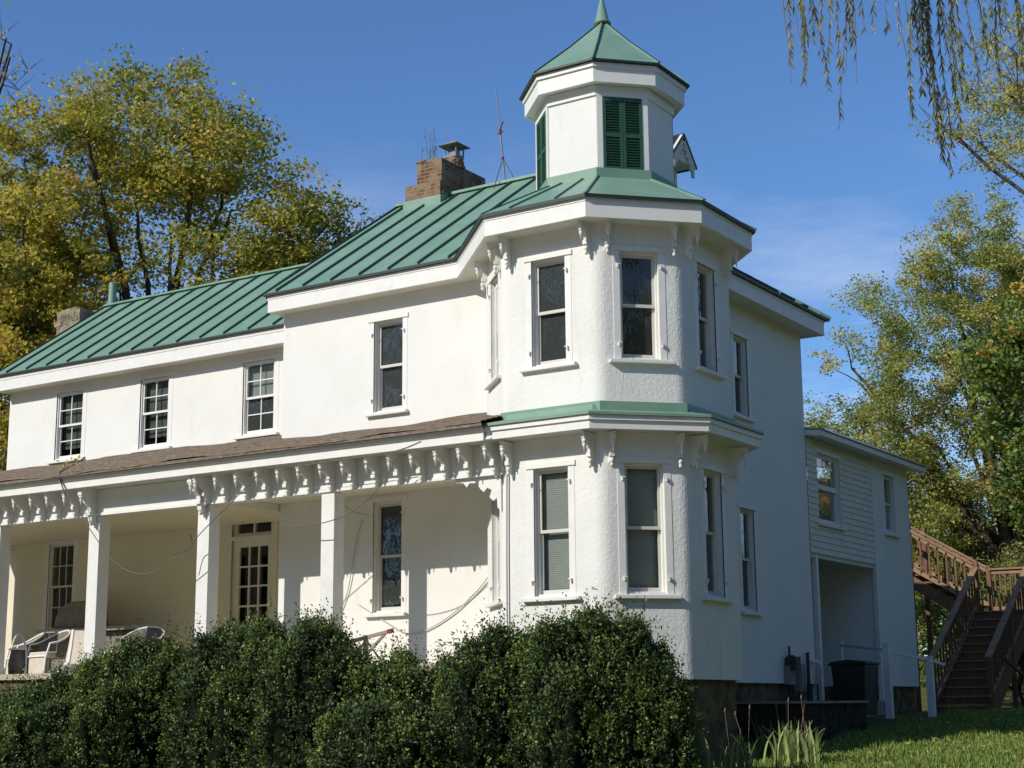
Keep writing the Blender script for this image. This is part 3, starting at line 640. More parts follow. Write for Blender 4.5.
# --- porch
porch = part('porch', house)
m = MB(); m.box(-27.3, -12.3, 18.62, YW-.01, .50, .60); m.build('porch_floor', 'floorwood', porch)
m = MB(); m.box(-27.2, -12.3, 18.70, 18.95, -1.1, .498); m.build('porch_base', 'stone', porch)
YP = 18.70
for x in (-27.05, -25.85, -23.29, -20.72, -18.15, -15.53):
    m = MB(); m.box(x-.13, x+.13, YP+.012, YP+.262, .602, 3.25); m.box(x-.155, x+.155, YP-.012, YP+.286, .601, .72)
    m.build('post', 'trim', porch, bevel=.008)
m = MB(); m.box(-27.2, DAc.x-.02, YP, YP+.22, 3.252, 3.70); m.box(-27.2, DAc.x-.03, YP-.018, YP, 3.252, 3.30); m.box(-27.2, -27.0, YP+.22, YW, 3.252, 3.7); m.build('beam', 'trim', porch)
m = MB(); m.box(-27.4, -12.2, 18.28, YP+.05, 3.705, 3.73); m.build('porch_soffit', 'soffit', porch)
m = MB(); m.box(-27.4, fo8[1].x, 18.245, 18.285, 3.69, 3.86); m.box(-27.4, fo8[1].x, 18.215, 18.245, 3.82, 3.885); m.build('porch_fascia', 'trim', porch)
m = MB(); m.box(-27.0, -17.86, YP+.22, YW-.005, 3.40, 3.43); m.box(-17.86, -12.6, YP+.22, YM-.005, 3.40, 3.43); m.build('porch_ceiling', 'porch_wall', porch)
m = MB(); m.box(-18.12, -17.88, 18.93, 22.14, 3.27, 3.398); m.build('cross_beam', 'soffit', porch)
# shingle roof, a little uneven
def shingles(x0, x1, yb, name):
    mb = MB(); n = int((x1-x0)/.5); ncourse = int((yb-18.16)/.14)
    def zz(y): return 3.925+(y-18.12)*.273
    rr = random.Random(5)
    wav = lambda x: .018*math.sin(x*1.3)+.012*math.sin(x*3.1+1)
    for j in range(ncourse+1):
        y0 = 18.12+j*.14; y1 = min(y0+.16, yb)
        row = []
        N_ = n*2
        for i in range(N_+1):
            x = x0+(x1-x0)*i/N_; jz = rr.uniform(-.004, .006); jy = rr.uniform(-.008, .008)
            w_ = wav(x)
            row.append(((x, y0+jy, zz(y0)+.020+jz+w_), (x, y1, zz(y1)+.004+w_), (x, y0+jy, zz(y0)-.004+jz+w_)))
        for i in range(N_):
            a, b = row[i], row[i+1]
            mb.add([a[0], b[0], b[1], a[1]], [(0, 1, 2, 3)]); mb.add([a[2], b[2], b[0], a[0]], [(0, 1, 2, 3)])
    mb.add([(x0, 18.13, zz(18.13)-.05), (x1, 18.13, zz(18.13)-.05), (x1, yb, zz(yb)-.05), (x0, yb, zz(yb)-.05)], [(3, 2, 1, 0)])
    mb.add([(x0, 18.13, zz(18.13)-.05), (x1, 18.13, zz(18.13)-.05), (x1, 18.13, zz(18.13)), (x0, 18.13, zz(18.13))], [(0, 1, 2, 3)])
    mb.add([(x0, 18.13, zz(18.13)-.05), (x0, 18.13, zz(18.13)), (x0, yb, zz(yb)), (x0, yb, zz(yb)-.05)], [(0, 1, 2, 3)])
    return mb.build(name, 'shingle', porch)
shingles(-27.45, -17.865, YW-.005, 'porch_roof'); shingles(-17.87, -12.26, YM-.005, 'porch_roof_front')
# scroll brackets along the beam; the bay between two posts has lost its row
xb = [-22.85-.43*i for i in range(0, 11)]+[-22.42+.43*i for i in range(0, 4)]+[-18.02+.4345*i for i in range(0, 14)]
R2 = random.Random(9)
for x in xb: place_bracket(porch, (x+R2.uniform(-.012, .012), YP, 0), (R2.uniform(-.03, .03), -1, 0), 3.705, drop=.40, out=.365+R2.uniform(-.01, .01), th=.058)
for x in (-20.72, -18.15): place_bracket(porch, (x+.02, YP, 0), (0, -1, 0), 3.705, drop=.56, out=.37, th=.09)
m = MB(); m.box(-27.17, -27.12, YP+.27, 21.45, .602, 3.25); m.build('end_panel', 'trim', porch)  # unseen panel added to block sun entering the porch's left end
# fretwork bracket in the corner next to the tower
m = MB(); x1 = DAc.x+.03; zt = 3.25
pts = [(0, 0), (-.80, 0), (-.80, -.05), (-.66, -.06), (-.60, -.13), (-.55, -.07), (-.42, -.08), (-.36, -.17), (-.30, -.22), (-.24, -.16), (-.16, -.20), (-.20, -.30), (-.14, -.36), (-.07, -.32), (-.06, -.46), (0, -.52)]
m.prism([(x1-.12+a, YP+.05, zt+b) for a, b in pts], (0, .035, 0)); m.build('fretwork', 'trim', porch)

# --- chimneys
ch = MB()
ch.box(-17.57, -16.74, 23.38, 25.05, 9.0, 9.90); ch.box(-17.36, -16.77, 23.47, 24.98, 9.90, 10.38)
rr = random.Random(3)
for i in range(14): ch.obox((rr.uniform(-17.3, -16.85), rr.uniform(23.5, 24.9), 10.39), (rr.uniform(.05, .12), 0, 0), (0, rr.uniform(.05, .12), 0), (0, 0, rr.uniform(.012, .03)))
for i in range(9): ch.obox((rr.choice((-17.57, -16.74))+rr.uniform(-.01, .01), rr.uniform(23.5, 24.9), rr.uniform(9.5, 9.9)), (.03, 0, 0), (0, .1, 0), (0, 0, .03))
ch.lathe((-17.0, 24.22, 0), [(.19, 10.36), (.20, 10.52), (.18, 10.60)], 10)
cho = ch.build('chimney', 'brick', roof)
m = MB(); m.prism([(-17.61, 23.355, 9.30), (-16.72, 23.355, 9.30), (-16.72, 23.355, 9.60), (-17.61, 23.355, 9.60)], (0, .02, 0)); m.prism([(-16.735, 23.36, 9.30), (-16.735, 24.0, 9.5), (-16.735, 24.0, 9.78), (-16.735, 23.36, 9.60)], (.02, 0, 0)); m.build('chimney_flashing', 'green', roof)
m = MB(); m.box(-17.15, -16.86, 24.08, 24.36, 10.62, 10.68)
for a in (-17.14, -16.87):
    for b in (24.09, 24.35): m.box(a-.012, a+.012, b-.012, b+.012, 10.68, 10.86)
m.box(-17.09, -16.92, 24.14, 24.30, 10.66, 10.80)
top_ = V((-17.0, 24.22, 11.02)); cs = [(-17.24, 23.98, 10.86), (-16.76, 23.98, 10.86), (-16.76, 24.46, 10.86), (-17.24, 24.46, 10.86)]
m.add(cs+[top_], [(0, 1, 4), (1, 2, 4), (2, 3, 4), (3, 0, 4), (3, 2, 1, 0)]); m.build('chimney_cap', 'meter', roof)
m = MB(); m.prism([(-31+.4, 26.05, 7), (-30.5+.4, 26.05, 7), (-30.5, 26.05, 7)], (0, .01, 0)) if False else None
m = MB(); m.box(-29.55, -28.75, 25.2, 26.0, 3.0, 9.50)
for i in range(26): m.obox((rr.uniform(-29.5, -28.8), 25.2+rr.uniform(-.01, .01), rr.uniform(8.6, 9.45)), (rr.uniform(.06, .13), 0, 0), (0, .014, 0), (0, 0, rr.uniform(.04, .07)))
for i in range(10): m.obox((rr.uniform(-29.5, -28.8), rr.uniform(25.3, 25.9), 9.52), (.1, 0, 0), (0, .1, 0), (0, 0, rr.uniform(.03, .07)))
M['rubble'] = mat('rubble_stone', (.36, .31, .22), .95, .1, var=(.13, .11, .08), vscale=3.2, bump=1, bscale=6, bdist=.08); m.build('stone_chimney', 'rubble', house)
m = MB(); m.tube([(-27.40, 24.98, 8.9), (-27.40, 24.98, 9.86)], [.11, .085], 8); m.build('vent_pipe', 'green', house)

# --- antenna on the ridge (own thing)
an = thing('antenna', 'thin grey antenna mast on tripod legs standing on the green roof ridge', 'antenna')
m = MB(); b = V((-15.46, 23.70, RZ+.04)); t = V((-15.66, 23.70, 11.66))
m.tube([b, b.lerp(t, .55)], [.020, .017], 6); m.tube([b.lerp(t, .5), t], [.012, .008], 6); m.build('mast', 'meter', an)
for a in (0, 2.1, 4.2):
    m = MB(); m.tube([b.lerp(t, .24), b+V((.24*math.cos(a), .24*math.sin(a), -.03-.16*abs(math.sin(a))))], .008, 5); m.build('leg', 'darkmetal', an)
m = MB(); c = b.lerp(t, .52); m.tube([c-V((0, 0, .05)), c+V((0, 0, .05))], .032, 8); m.tube([c+V((0, 0, .05)), c+V((.07, 0, .2))], .015, 5); c = b.lerp(t, .24); m.tube([c-V((0, 0, .02)), c+V((0, 0, .03))], .028, 8); m.tube([b.lerp(t, .5)-V((.07, 0, 0)), b.lerp(t, .5)+V((.08, 0, .04))], .008, 5); m.build('clamp', 'rust', an)
# dead weeds on chimney
m = MB()
for i in range(9):
    p = V((rr.uniform(-17.4, -17.1), rr.uniform(23.55, 23.9), 10.44)); d = V((rr.uniform(-.25, .15), rr.uniform(-.1, .1), rr.uniform(.25, .75))); q_ = p+d*.55+V((rr.uniform(-.03, .03), 0, 0)); m.tube([p, q_, p+d], [.007, .005, .003], 4)
    for j in range(3): s_ = p.lerp(p+d, rr.uniform(.5, 1)); m.tube([s_, s_+V((rr.uniform(-.1, .1), rr.uniform(-.05, .05), .09))], [.004, .003], 4)
tag(m.build('dead_weeds', 'twig'), 'dry leafless weed stalks sprouting from the brick chimney top', 'weeds')

# --- wires and vine on the porch front
def cat(pts, k=6):
    P = [V(p) for p in pts]; out_ = []
    for i in range(len(P)-1):
        p0, p1, p2, p3 = P[max(i-1, 0)], P[i], P[i+1], P[min(i+2, len(P)-1)]
        for j in range(k):
            t = j/k; out_.append(.5*((2*p1)+(p2-p0)*t+(2*p0-5*p1+4*p2-p3)*t*t+(3*p1-p0-3*p2+p3)*t**3))
    return out_+[P[-1]]
m = MB(); m.tube(cat([(-21.05, 18.20, 3.86), (-20.42, 18.28, 3.04), (-19.65, 18.3, 2.32), (-18.91, 18.3, 2.15), (-18.25, 18.3, 2.42), (-17.71, 18.3, 2.80), (-16.88, 18.28, 3.36), (-16.47, 18.26, 3.62)]), .008, 5)
m.tube(cat([(-18.4, 18.28, 2.42), (-18.2, 18.5, 2.55), (-18.05, 18.3, 2.75)]), .009, 5); m.build('wire', 'cable'); tag(bpy.data.objects['wire'], 'long drooping cable looping between the second and third porch posts from the left', 'cable', 'cables along the porch')
m = MB(); m.tube(cat([(-13.9, 18.3, 3.60), (-14.2, 18.4, 3.28), (-14.7, 18.4, 2.92), (-15.2, 18.4, 2.76), (-15.8, 18.42, 2.72), (-16.3, 18.5, 2.78)]), .008, 5); m.tube(cat([(-15.9, 18.25, 3.62), (-15.0, 18.24, 3.64), (-13.9, 18.24, 3.68), (-13.4, 18.24, 3.78)]), .007, 5)
tag(m.build('wire', 'cable'), 'cable sagging in front of the rightmost porch post below the scroll brackets', 'cable', 'cables along the porch')
m = MB(); m.tube(cat([(-13.45, 20.2, 2.05), (-13.75, 20.22, 1.75), (-14.2, 20.22, 1.42), (-14.7, 20.22, 1.18), (-15.1, 20.22, 1.12), (-15.6, 20.22, 1.35), (-16.1, 20.22, 1.62)]), .010, 5)
m.tube(cat([(-16.05, 20.22, 3.0), (-16.15, 20.22, 2.7), (-16.25, 20.21, 2.2), (-16.35, 20.22, 1.8), (-16.55, 20.22, 1.4)]), .009, 5); m.tube(cat([(-16.5, 20.0, 3.4), (-16.2, 20.15, 3.15), (-15.9, 20.2, 3.06)]), .009, 5)
tag(m.build('wire', 'cable_light'), 'pale cable tacked in loops on the white wall around the porch window', 'cable', 'cables along the porch')
m = MB()
m.tube(cat([(-21.25, 18.4, 4.05), (-21.1, 18.2, 3.9), (-20.98, 18.18, 3.75), (-20.8, 18.25, 3.3)]), .012, 5)
m.tube(cat([(-21.15, 18.25, 4.0), (-21.0, 18.5, 4.18), (-20.85, 18.55, 4.28)]), .014, 5); m.tube(cat([(-21.1, 18.3, 4.05), (-21.3, 18.5, 4.2)]), .01, 5)
vn = thing('vine', 'bare brown vine twig with a few yellowed leaves lying on the shingle porch roof edge', 'vine')
m.build('stem', 'twig', vn)
n_ = 14; cc = np.column_stack([rs.uniform(-21.35, -20.8, n_), rs.uniform(18.3, 18.6, n_), rs.uniform(4.07, 4.26, n_)])
leaf_mesh('leaves', cc, rand_unit(n_), rand_unit(n_), np.full(n_, .09), np.full(n_, .06), rs.uniform(.6, 1, n_), 'maple', vn)

# ------------------------------------------------------------------ porch furniture
def tub_chair(x, y, rz_, label, deep=True):
    t = thing('armchair', label, 'chair', 'patio armchairs on the porch')
    t.location = (x, y, .6); t.rotation_euler = (0, 0, rz_)
    def bld(mb, nm, mt):
        me_o = mb.build(nm, mt); me_o.parent = t; return me_o
    # back and arms shell
    s = MB(); n = 14; vs = []
    for i in range(n+1):
        a = math.pi*(i/n); xx = .36*math.cos(a); yy = .34*math.sin(a)**.8 if 0 < i < n else 0
        h = .56+.22*math.sin(a)
        for (q_, zz) in ((1.0, .30), (1.04, (h+.3)/2), (1.08, h), (1.02, h), (.97, (h+.3)/2), (.94, .30)): vs.append((xx*q_, yy*q_-.12, zz))
    fs = [(i*6+k, i*6+(k+1) % 6, (i+1)*6+(k+1) % 6, (i+1)*6+k) for i in range(n) for k in range(6)]
    s.add(vs, fs, True); bld(s, 'backrest', 'wicker')
    f = MB(); pts = []
    for i in range(n+1):
        a = math.pi*(i/n); pts.append((.39*math.cos(a), .36*math.sin(a)**.8-.12 if 0 < i < n else -.12, .57+.22*math.sin(a)))
    f.tube([(.36, -.36, .02), (.37, -.34, .30), (.39, -.28, .54)]+pts+[(-.39, -.28, .54), (-.37, -.34, .30), (-.36, -.36, .02)], .02, 6)
    f.tube([(-.37, -.34, .32), (.37, -.34, .32)], .018, 6); bld(f, 'frame', 'chairwhite')
    c = MB(); c.obox((0, -.06, .34), (.32, 0, 0), (0, .27, 0), (0, 0, .06)); o_ = bld(c, 'seat', 'cream'); b_ = o_.modifiers.new('b', 'BEVEL'); b_.width = .03; b_.segments = 3
    k = MB(); k.prism([(-.33, -.33, .02), (.33, -.33, .02), (.30, -.33, .29), (-.30, -.33, .29)], (0, .02, 0)); bld(k, 'skirt', 'cream')
    return t
tub_chair(-22.55, 19.55, -.25, 'armchair with white frame and grey woven back, just left of the leftmost full post')
tub_chair(-23.75, 20.0, -.5, 'armchair with dark grey woven back at the far left end of the porch')
tub_chair(-20.35, 19.62, .25, 'armchair with grey woven back peeping over the hedge right of the leftmost full post')
# basket stool
bk = thing('wicker_stool', 'brown wicker basket stool between the two leftmost armchairs', 'stool')
m = MB(); m.lathe((-23.22, 19.35, .6), [(.19, 0), (.205, .2), (.17, .40), (.16, .45)], 16); m.build('basket', 'wicker', bk)
m = MB(); m.tube(cat([(-23.44, 19.3, .62), (-23.40, 19.3, 1.1), (-23.22, 19.3, 1.34), (-23.02, 19.3, 1.1), (-22.98, 19.3, .62)]), .018, 6); m.lathe((-23.22, 19.35, 1.05), [(.21, 0), (.21, .025)], 16); m.build('frame', 'chairwhite', bk)
# slatted lounge chair, folded
lc = thing('lounge_chair', 'white curved lounge chair with pale grey seat, close beside the leftmost full post', 'chair')
m = MB(); pr = [(0, 0), (.10, .05), (.18, .22), (.22, .45), (.25, .72), (.26, .76), (.20, .77), (.17, .50), (.12, .28), (.02, .12), (-.04, .03)]
m.prism([(-21.98+a, 19.25, .6+b) for a, b in pr], (0, .04, 0)); m.build('side_frame', 'chairwhite', lc); m = MB(); m.prism([(-21.98+a, 19.78, .6+b) for a, b in pr], (0, .04, 0)); m.build('side_frame', 'chairwhite', lc)
m = MB(); vs = []
for a, b in ((.03, .09), (.14, .22), (.19, .42), (.22, .60), (.235, .75)): vs += [(-21.98+a, 19.29, .6+b), (-21.98+a, 19.78, .6+b)]
m.add(vs, [(2*i, 2*i+1, 2*i+3, 2*i+2) for i in range(4)], True); m.prism([(-21.80, 19.27, 1.36), (-21.30, 19.27, 1.33), (-21.38, 19.27, .78), (-21.95, 19.27, .72)], (0, .02, 0)); m.build('seat', 'cream', lc)
m = MB(); m.box(-21.96, -21.9, 19.3, 19.34, .6, .75); m.box(-21.5, -21.44, 19.3, 19.34, .6, .9); m.box(-21.5, -21.44, 19.72, 19.76, .6, .9); m.build('leg', 'chairwhite', lc)
m = MB(); m.lathe((-21.60, 19.15, .6), [(.22, 0), (.20, .09), (.10, .16), (.01, .17)], 14); tag(m.build('cushion', 'grey_cloth'), 'small dark round cushion on the porch floor under the lounge chair', 'cushion')
# long table with covered grill
tb = thing('table', 'long weathered grey table against the porch wall below the covered round thing', 'table')
m = MB(); m.box(-24.95, -22.05, 21.15, 21.75, 1.46, 1.53); m.build('tabletop', 'table', tb)
m = MB(); m.box(-22.12, -22.05, 21.15, 21.22, 1.53, 1.66); m.build('end_cleat', 'oldwood', tb)
for x in (-24.8, -23.4, -22.2):
    for y in (21.2, 21.65): m = MB(); m.box(x, x+.08, y, y+.07, .60, 1.46); m.build('leg', 'oldwood', tb)
m = MB(); m.box(-24.7, -22.15, 21.3, 21.62, .75, 1.44); m.build('drape', 'grey_cloth', tb)
m = MB(); n = 14; pts = [(-24.62, 1.54)]+[(-24.05+.55*math.cos(math.pi-math.pi*.5*i/10), 1.58+.48*math.sin(math.pi*.5*i/10)) for i in range(11)]+[(-23.55, 2.06), (-23.45, 1.96), (-23.40, 1.54)]
m.prism([(a, 21.28, b) for a, b in pts], (0, .34, 0)); tag(m.build('covered_grill', 'grey_cloth', bevel=.05), 'rounded object under a grey cover standing on the long porch table', 'cover')
# low white pickets near the post
pk = thing('picket_rail', 'short row of low white pickets by the porch edge right of the leftmost full post', 'railing')
for i in range(4):
    x = -20.42+i*.14; m = MB(); m.box(x-.04, x+.04, 18.80, 18.83, .602, .90); m.lathe((x, 18.815, .90), [(.042, 0), (.03, .03), (.01, .045)], 8); m.build('picket', 'chairwhite', pk)
m = MB(); m.box(-20.5, -19.95, 18.832, 18.85, .68, .72); m.build('rail', 'chairwhite', pk)
# old stand with red tip
st = thing('stand', 'old wooden trestle bar with a red painted tip standing on the porch behind the hedge', 'stand')
m = MB(); m.bar((-15.55, 19.3, .98), (-14.74, 19.3, 1.12), .05, .05); m.bar((-15.22, 19.3, 1.02), (-15.22, 19.3, .6), .06, .06, (1, 0, 0)); m.bar((-14.85, 19.3, 1.08), (-15.2, 19.3, .78), .035, .04); m.bar((-15.4, 19.1, .6), (-15.22, 19.3, 1.0), .03, .03); m.bar((-15.0, 19.5, .6), (-15.22, 19.3, 1.0), .03, .03); m.build('frame', 'oldwood', st)
m = MB(); m.bar((-14.79, 19.3, 1.11), (-14.71, 19.3, 1.125), .06, .06); m.build('tip', 'rust', st)

# ------------------------------------------------------------------ right side: meters, bin, ramp rail, stairs
m = MB(); m.box(-11.3, -9.75, 23.35, 26.0, -.9, -.02); M['stone_dark'] = mat('mossy_stone', (.055, .05, .038), .95, .1, var=(.02, .02, .014), vscale=5, bump=1, bscale=6, bdist=.06)
tag(m.build('landing_slab', 'stone_dark'), 'dark stone retaining block with a flat top at the foot of the side wall', 'slab')
m = MB(); m.box(-11.3, -9.70, 23.30, 26.05, -.018, .02); tag(m.build('slab_cap', 'concrete'), 'thin pale concrete slab lying on the dark stone block by the bins', 'slab')
mt = thing('electric_meter', 'round grey electricity meter on the shaded side wall', 'meter')
m = MB(); m.box(-11.0, -10.88, 25.50, 25.72, .30, .62); m.build('box', 'meter', mt)
m = MB(); m.obox((-10.82, 25.61, .66), (.0, .11, 0), (0, 0, .11), (.05, 0, 0)); m.lathe((-10.90, 25.61, .56), [(.04, 0), (.11, .06), (.11, .18), (.05, .24)], 14); m.build('dial', 'darkmetal', mt)
m = MB(); m.tube([(-10.93, 25.61, .3), (-10.93, 25.61, -.02)], .028, 8); m.build('pipe', 'darkmetal', mt); m = MB(); m.tube([(-10.93, 25.61, .66), (-10.93, 25.61, .95)], .02, 8); m.build('pipe', 'darkmetal', mt)
m = MB(); m.box(-11.0, -10.86, 25.88, 26.14, .18, .66); m.box(-10.86, -10.84, 25.90, 26.12, .22, .62); m.tube([(-10.92, 26.0, .18), (-10.92, 26.0, 0)], .02, 6); tag(m.build('utility_box', 'meter', bevel=.01), 'flat grey utility box to the right of the round meter', 'box')
m = MB(); m.tube([(-10.93, 26.42, 0), (-10.93, 26.42, .84)], .032, 8); m.tube([(-10.93, 26.42, .84), (-10.93, 26.42, .86)], .04, 8); tag(m.build('vent_stack', 'darkmetal'), 'upright black pipe beside the utility box', 'pipe')
m = MB(); m.tube([(-10.86, 26.86, .03), (-10.86, 26.86, .62), (-10.90, 26.78, .70), (-10.98, 26.7, .72)], .035, 8); tag(m.build('drain_pipe', 'pvc'), 'short white plastic pipe bending into the house corner', 'pipe')
def bin_(x, y, z0, label, s=1, name='wheelie_bin'):
    t = thing(name, label, 'bin', 'bins by the side passage')
    m = MB(); a, b = .26*s, .31*s; h = .92*s
    m.add([(x-a, y-b, z0+.06), (x+a, y-b, z0+.06), (x+a, y+b, z0+.06), (x-a, y+b, z0+.06), (x-a*1.2, y-b*1.15, z0+h), (x+a*1.2, y-b*1.15, z0+h), (x+a*1.2, y+b*1.15, z0+h), (x-a*1.2, y+b*1.15, z0+h)], [(3, 2, 1, 0), (4, 5, 6, 7), (0, 1, 5, 4), (1, 2, 6, 5), (2, 3, 7, 6), (3, 0, 4, 7)])
    m.build('body', 'bin', t, bevel=.02)
    l = MB(); l.prism([(x-a*1.27, y-b*1.2, z0+h+.005), (x+a*1.3, y-b*1.2, z0+h+.005), (x+a*1.3, y-b*1.2, z0+h+.04), (x, y-b*1.2, z0+h+.09), (x-a*1.27, y-b*1.2, z0+h+.05)], (0, b*2.4, 0)); l.tube([(x-a*1.4, y-b, z0+h), (x-a*1.4, y+b, z0+h)], .018, 6); l.build('lid', 'bin', t, bevel=.012)
    for sy in (-1, 1):
        w_ = MB(); w_.tube([(x-a*.9, y+sy*(b+.01), z0+.10), (x-a*.9, y+sy*(b+.05), z0+.10)], .10, 14); w_.build('wheel', 'darkmetal', t)
bin_(-10.42, 27.35, -.29, 'black wheelie bin standing on the grass in front of the white handrail', 1.02)
bin_(-11.75, 27.5, .02, 'black wheelie bin half hidden inside the dark side passage', .9)
m = MB(); m.lathe((-12.3, 28.3, .02), [(.24, 0), (.25, .1), (.25, .95), (.2, 1.12), (.08, 1.22), (.07, 1.30), (.01, 1.31)], 16); tag(m.build('gas_cylinder', 'darkmetal'), 'tall dark rounded cylinder in the recess of the side passage', 'cylinder')
rp = thing('handrail', 'white ramp handrail on square posts beside the side passage', 'handrail')
def rail_pt(y, h): return V((-9.66+ (y-29)*0, y, h))
for (x, y, h0, h1) in ((-10.05, 28.0, -.3, 1.02), (-9.60, 29.0, -.3, .80), (-11.5, 29.4, 0, 1.13)): m = MB(); m.box(x-.06, x+.06, y-.06, y+.06, h0, h1); m.box(x-.07, x+.07, y-.07, y+.07, h1, h1+.02); m.build('post', 'pvc', rp)
m = MB(); m.bar((-11.5, 29.4, 1.08), (-10.05, 28.0, .92), .04, .05); m.bar((-10.05, 28.0, .90), (-9.60, 29.0, .76), .04, .05); m.bar((-9.60, 29.0, .76), (-9.36, 29.15, .66), .04, .05); m.build('rail', 'pvc', rp)

stairs = thing('staircase', 'brown stained wooden outdoor staircase with landing behind the white house', 'staircase')
X0, X1, Y0, NST, RI, RU = -10.86, -9.66, 33.05, 12, .19, .285
zb = -.27
for i in range(NST):
    m = MB(); z = zb+RI*(i+1); y = Y0+RU*i; m.box(X0+.04, X1-.04, y-.03, y+RU, z-.035, z); m.build('tread', 'decklight', stairs)
    m = MB(); m.box(X0+.04, X1-.04, y+.0, y+.02, z-RI+.002, z-.037); m.build('riser', 'deck', stairs)
Yt = Y0+RU*NST; zt = zb+RI*NST
for x in (X0, X1):
    m = MB(); m.prism([(x-.025, Y0-.05, zb), (x-.025, Y0+.25, zb), (x-.025, Yt, zt-.35), (x-.025, Yt, zt), (x-.025, Y0-.05, zb+.2)], (.05, 0, 0)); m.build('stringer', 'deck', stairs)
m = MB(); m.box(X0-.1, X1+.1, Yt, Yt+1.2, zt-.05, zt); m.box(X0-.1, X1+.1, Yt, Yt+.05, zt-.3, zt-.051); m.box(X0-.1, X1+.1, Yt+1.15, Yt+1.2, zt-.3, zt-.051); m.build('landing', 'decklight', stairs)
def post(x, y, z0, z1, mt_='deck'): m = MB(); m.box(x-.05, x+.05, y-.05, y+.05, z0, z1); m.build('post', mt_, stairs)
H = 1.05
post(X0, Y0-.02, gz(0, 33)-.1, zb+RI+H-.05); post(X1, Y0-.02, gz(0, 33)-.1, zb+RI+H-.05)
post(X0, Yt+.05, -.3, zt+H+.1); post(X1, Yt+.05, -.3, zt+H+.05); post(X1+.02, Yt+1.15, -.3, zt+H); post(X0-.02, Yt+1.15, -.3, zt+H+.1); post(X1+.0, Y0+1.7, -.3, zb+RI*6+.9)
for x in (X0, X1):
    a = V((x, Y0-.12, zb+RI+H-.1)); b = V((x, Yt+.08, zt+H))
    m = MB(); m.bar(a, b, .14, .04); m.bar(a-V((0, 0, .065)), b-V((0, 0, .065)), .04, .095); m.build('handrail', 'decklight', stairs); m = MB(); m.bar(a-V((0, 0, .82)), b-V((0, 0, .85)), .04, .09); m.build('lower_rail', 'decklight', stairs)
    for i in range(16):
        t = (i+1)/17; p = a.lerp(b, t); bm_ = MB(); bm_.box(p.x-.018, p.x+.018, p.y-.018, p.y+.018, p.z-.85, p.z-.06); bm_.build('baluster', 'deck', stairs)
def level_rail(a, b, n, h=H):
    a, b = V(a), V(b); m = MB(); up = V((0, 0, h)); m.bar(a+up, b+up, .14, .04); m.bar(a+up-V((0, 0, .065)), b+up-V((0, 0, .065)), .04, .095); m.build('handrail', 'decklight', stairs); m = MB(); m.bar(a+V((0, 0, .12)), b+V((0, 0, .12)), .04, .09); m.build('lower_rail', 'decklight', stairs)
    for i in range(n):
        p = a.lerp(b, (i+1)/(n+1)); bm_ = MB(); bm_.box(p.x-.018, p.x+.018, p.y-.018, p.y+.018, p.z+.14, p.z+h-.06); bm_.build('baluster', 'deck', stairs)
level_rail((X0, Yt+1.15, zt), (X1, Yt+1.15, zt), 9); level_rail((X1, Yt+.05, zt), (X1, Yt+1.15, zt), 8)
# upper flight towards the back of the house
ux0, uz0 = X0-.05, zt; ux1, uz1 = -14.6, zt+2.3
for y in (Yt+.05, Yt+1.15):
    a = V((ux0, y, uz0+H+.05)); b = V((ux1, y, uz1+H)); m = MB(); m.bar(a, b, .14, .04); m.bar(a-V((0, 0, .065)), b-V((0, 0, .065)), .04, .095); m.build('handrail', 'decklight', stairs); m = MB(); m.bar(a-V((0, 0, .9)), b-V((0, 0, .9)), .04, .1); m.build('lower_rail', 'decklight', stairs)
    for i in range(17):
        p = a.lerp(b, (i+1)/18); bm_ = MB(); bm_.box(p.x-.02, p.x+.02, p.y-.02, p.y+.02, p.z-.9, p.z-.06); bm_.build('baluster', 'deck', stairs)
    m = MB(); m.prism([(ux0, y-.02, uz0), (ux0, y-.02, uz0-.32), (ux1, y-.02, uz1-.32), (ux1, y-.02, uz1)], (0, .04, 0)); m.build('stringer', 'deck', stairs)
for i in range(12):
    m = MB(); x = ux0-.31*i; z = uz0+.19*(i+1); m.box(x-.31, x, Yt+.08, Yt+1.12, z-.04, z); m.build('tread', 'deck', stairs)
for x, z in ((-12.4, 3.0), (-14.5, 4.3)):
    for y in (Yt+.05, Yt+1.15): post(x, y, -.3, z+H+.1)
m = MB(); m.bar((X1+.0, Y0+1.0, .9), (X1+.9, Y0+1.9, -.2), .09, .05); m.build('brace', 'deck', stairs)

m = MB(); m.box(-5.75, -4.9, 20.75, 20.95, -.9, -.73); m.box(-4.87, -3.7, 20.80, 21.0, -.9, -.735); tag(m.build('edging_stone', 'terracotta', bevel=.02), 'reddish brick edging strip on the sunny grass at the bottom right corner', 'edging')

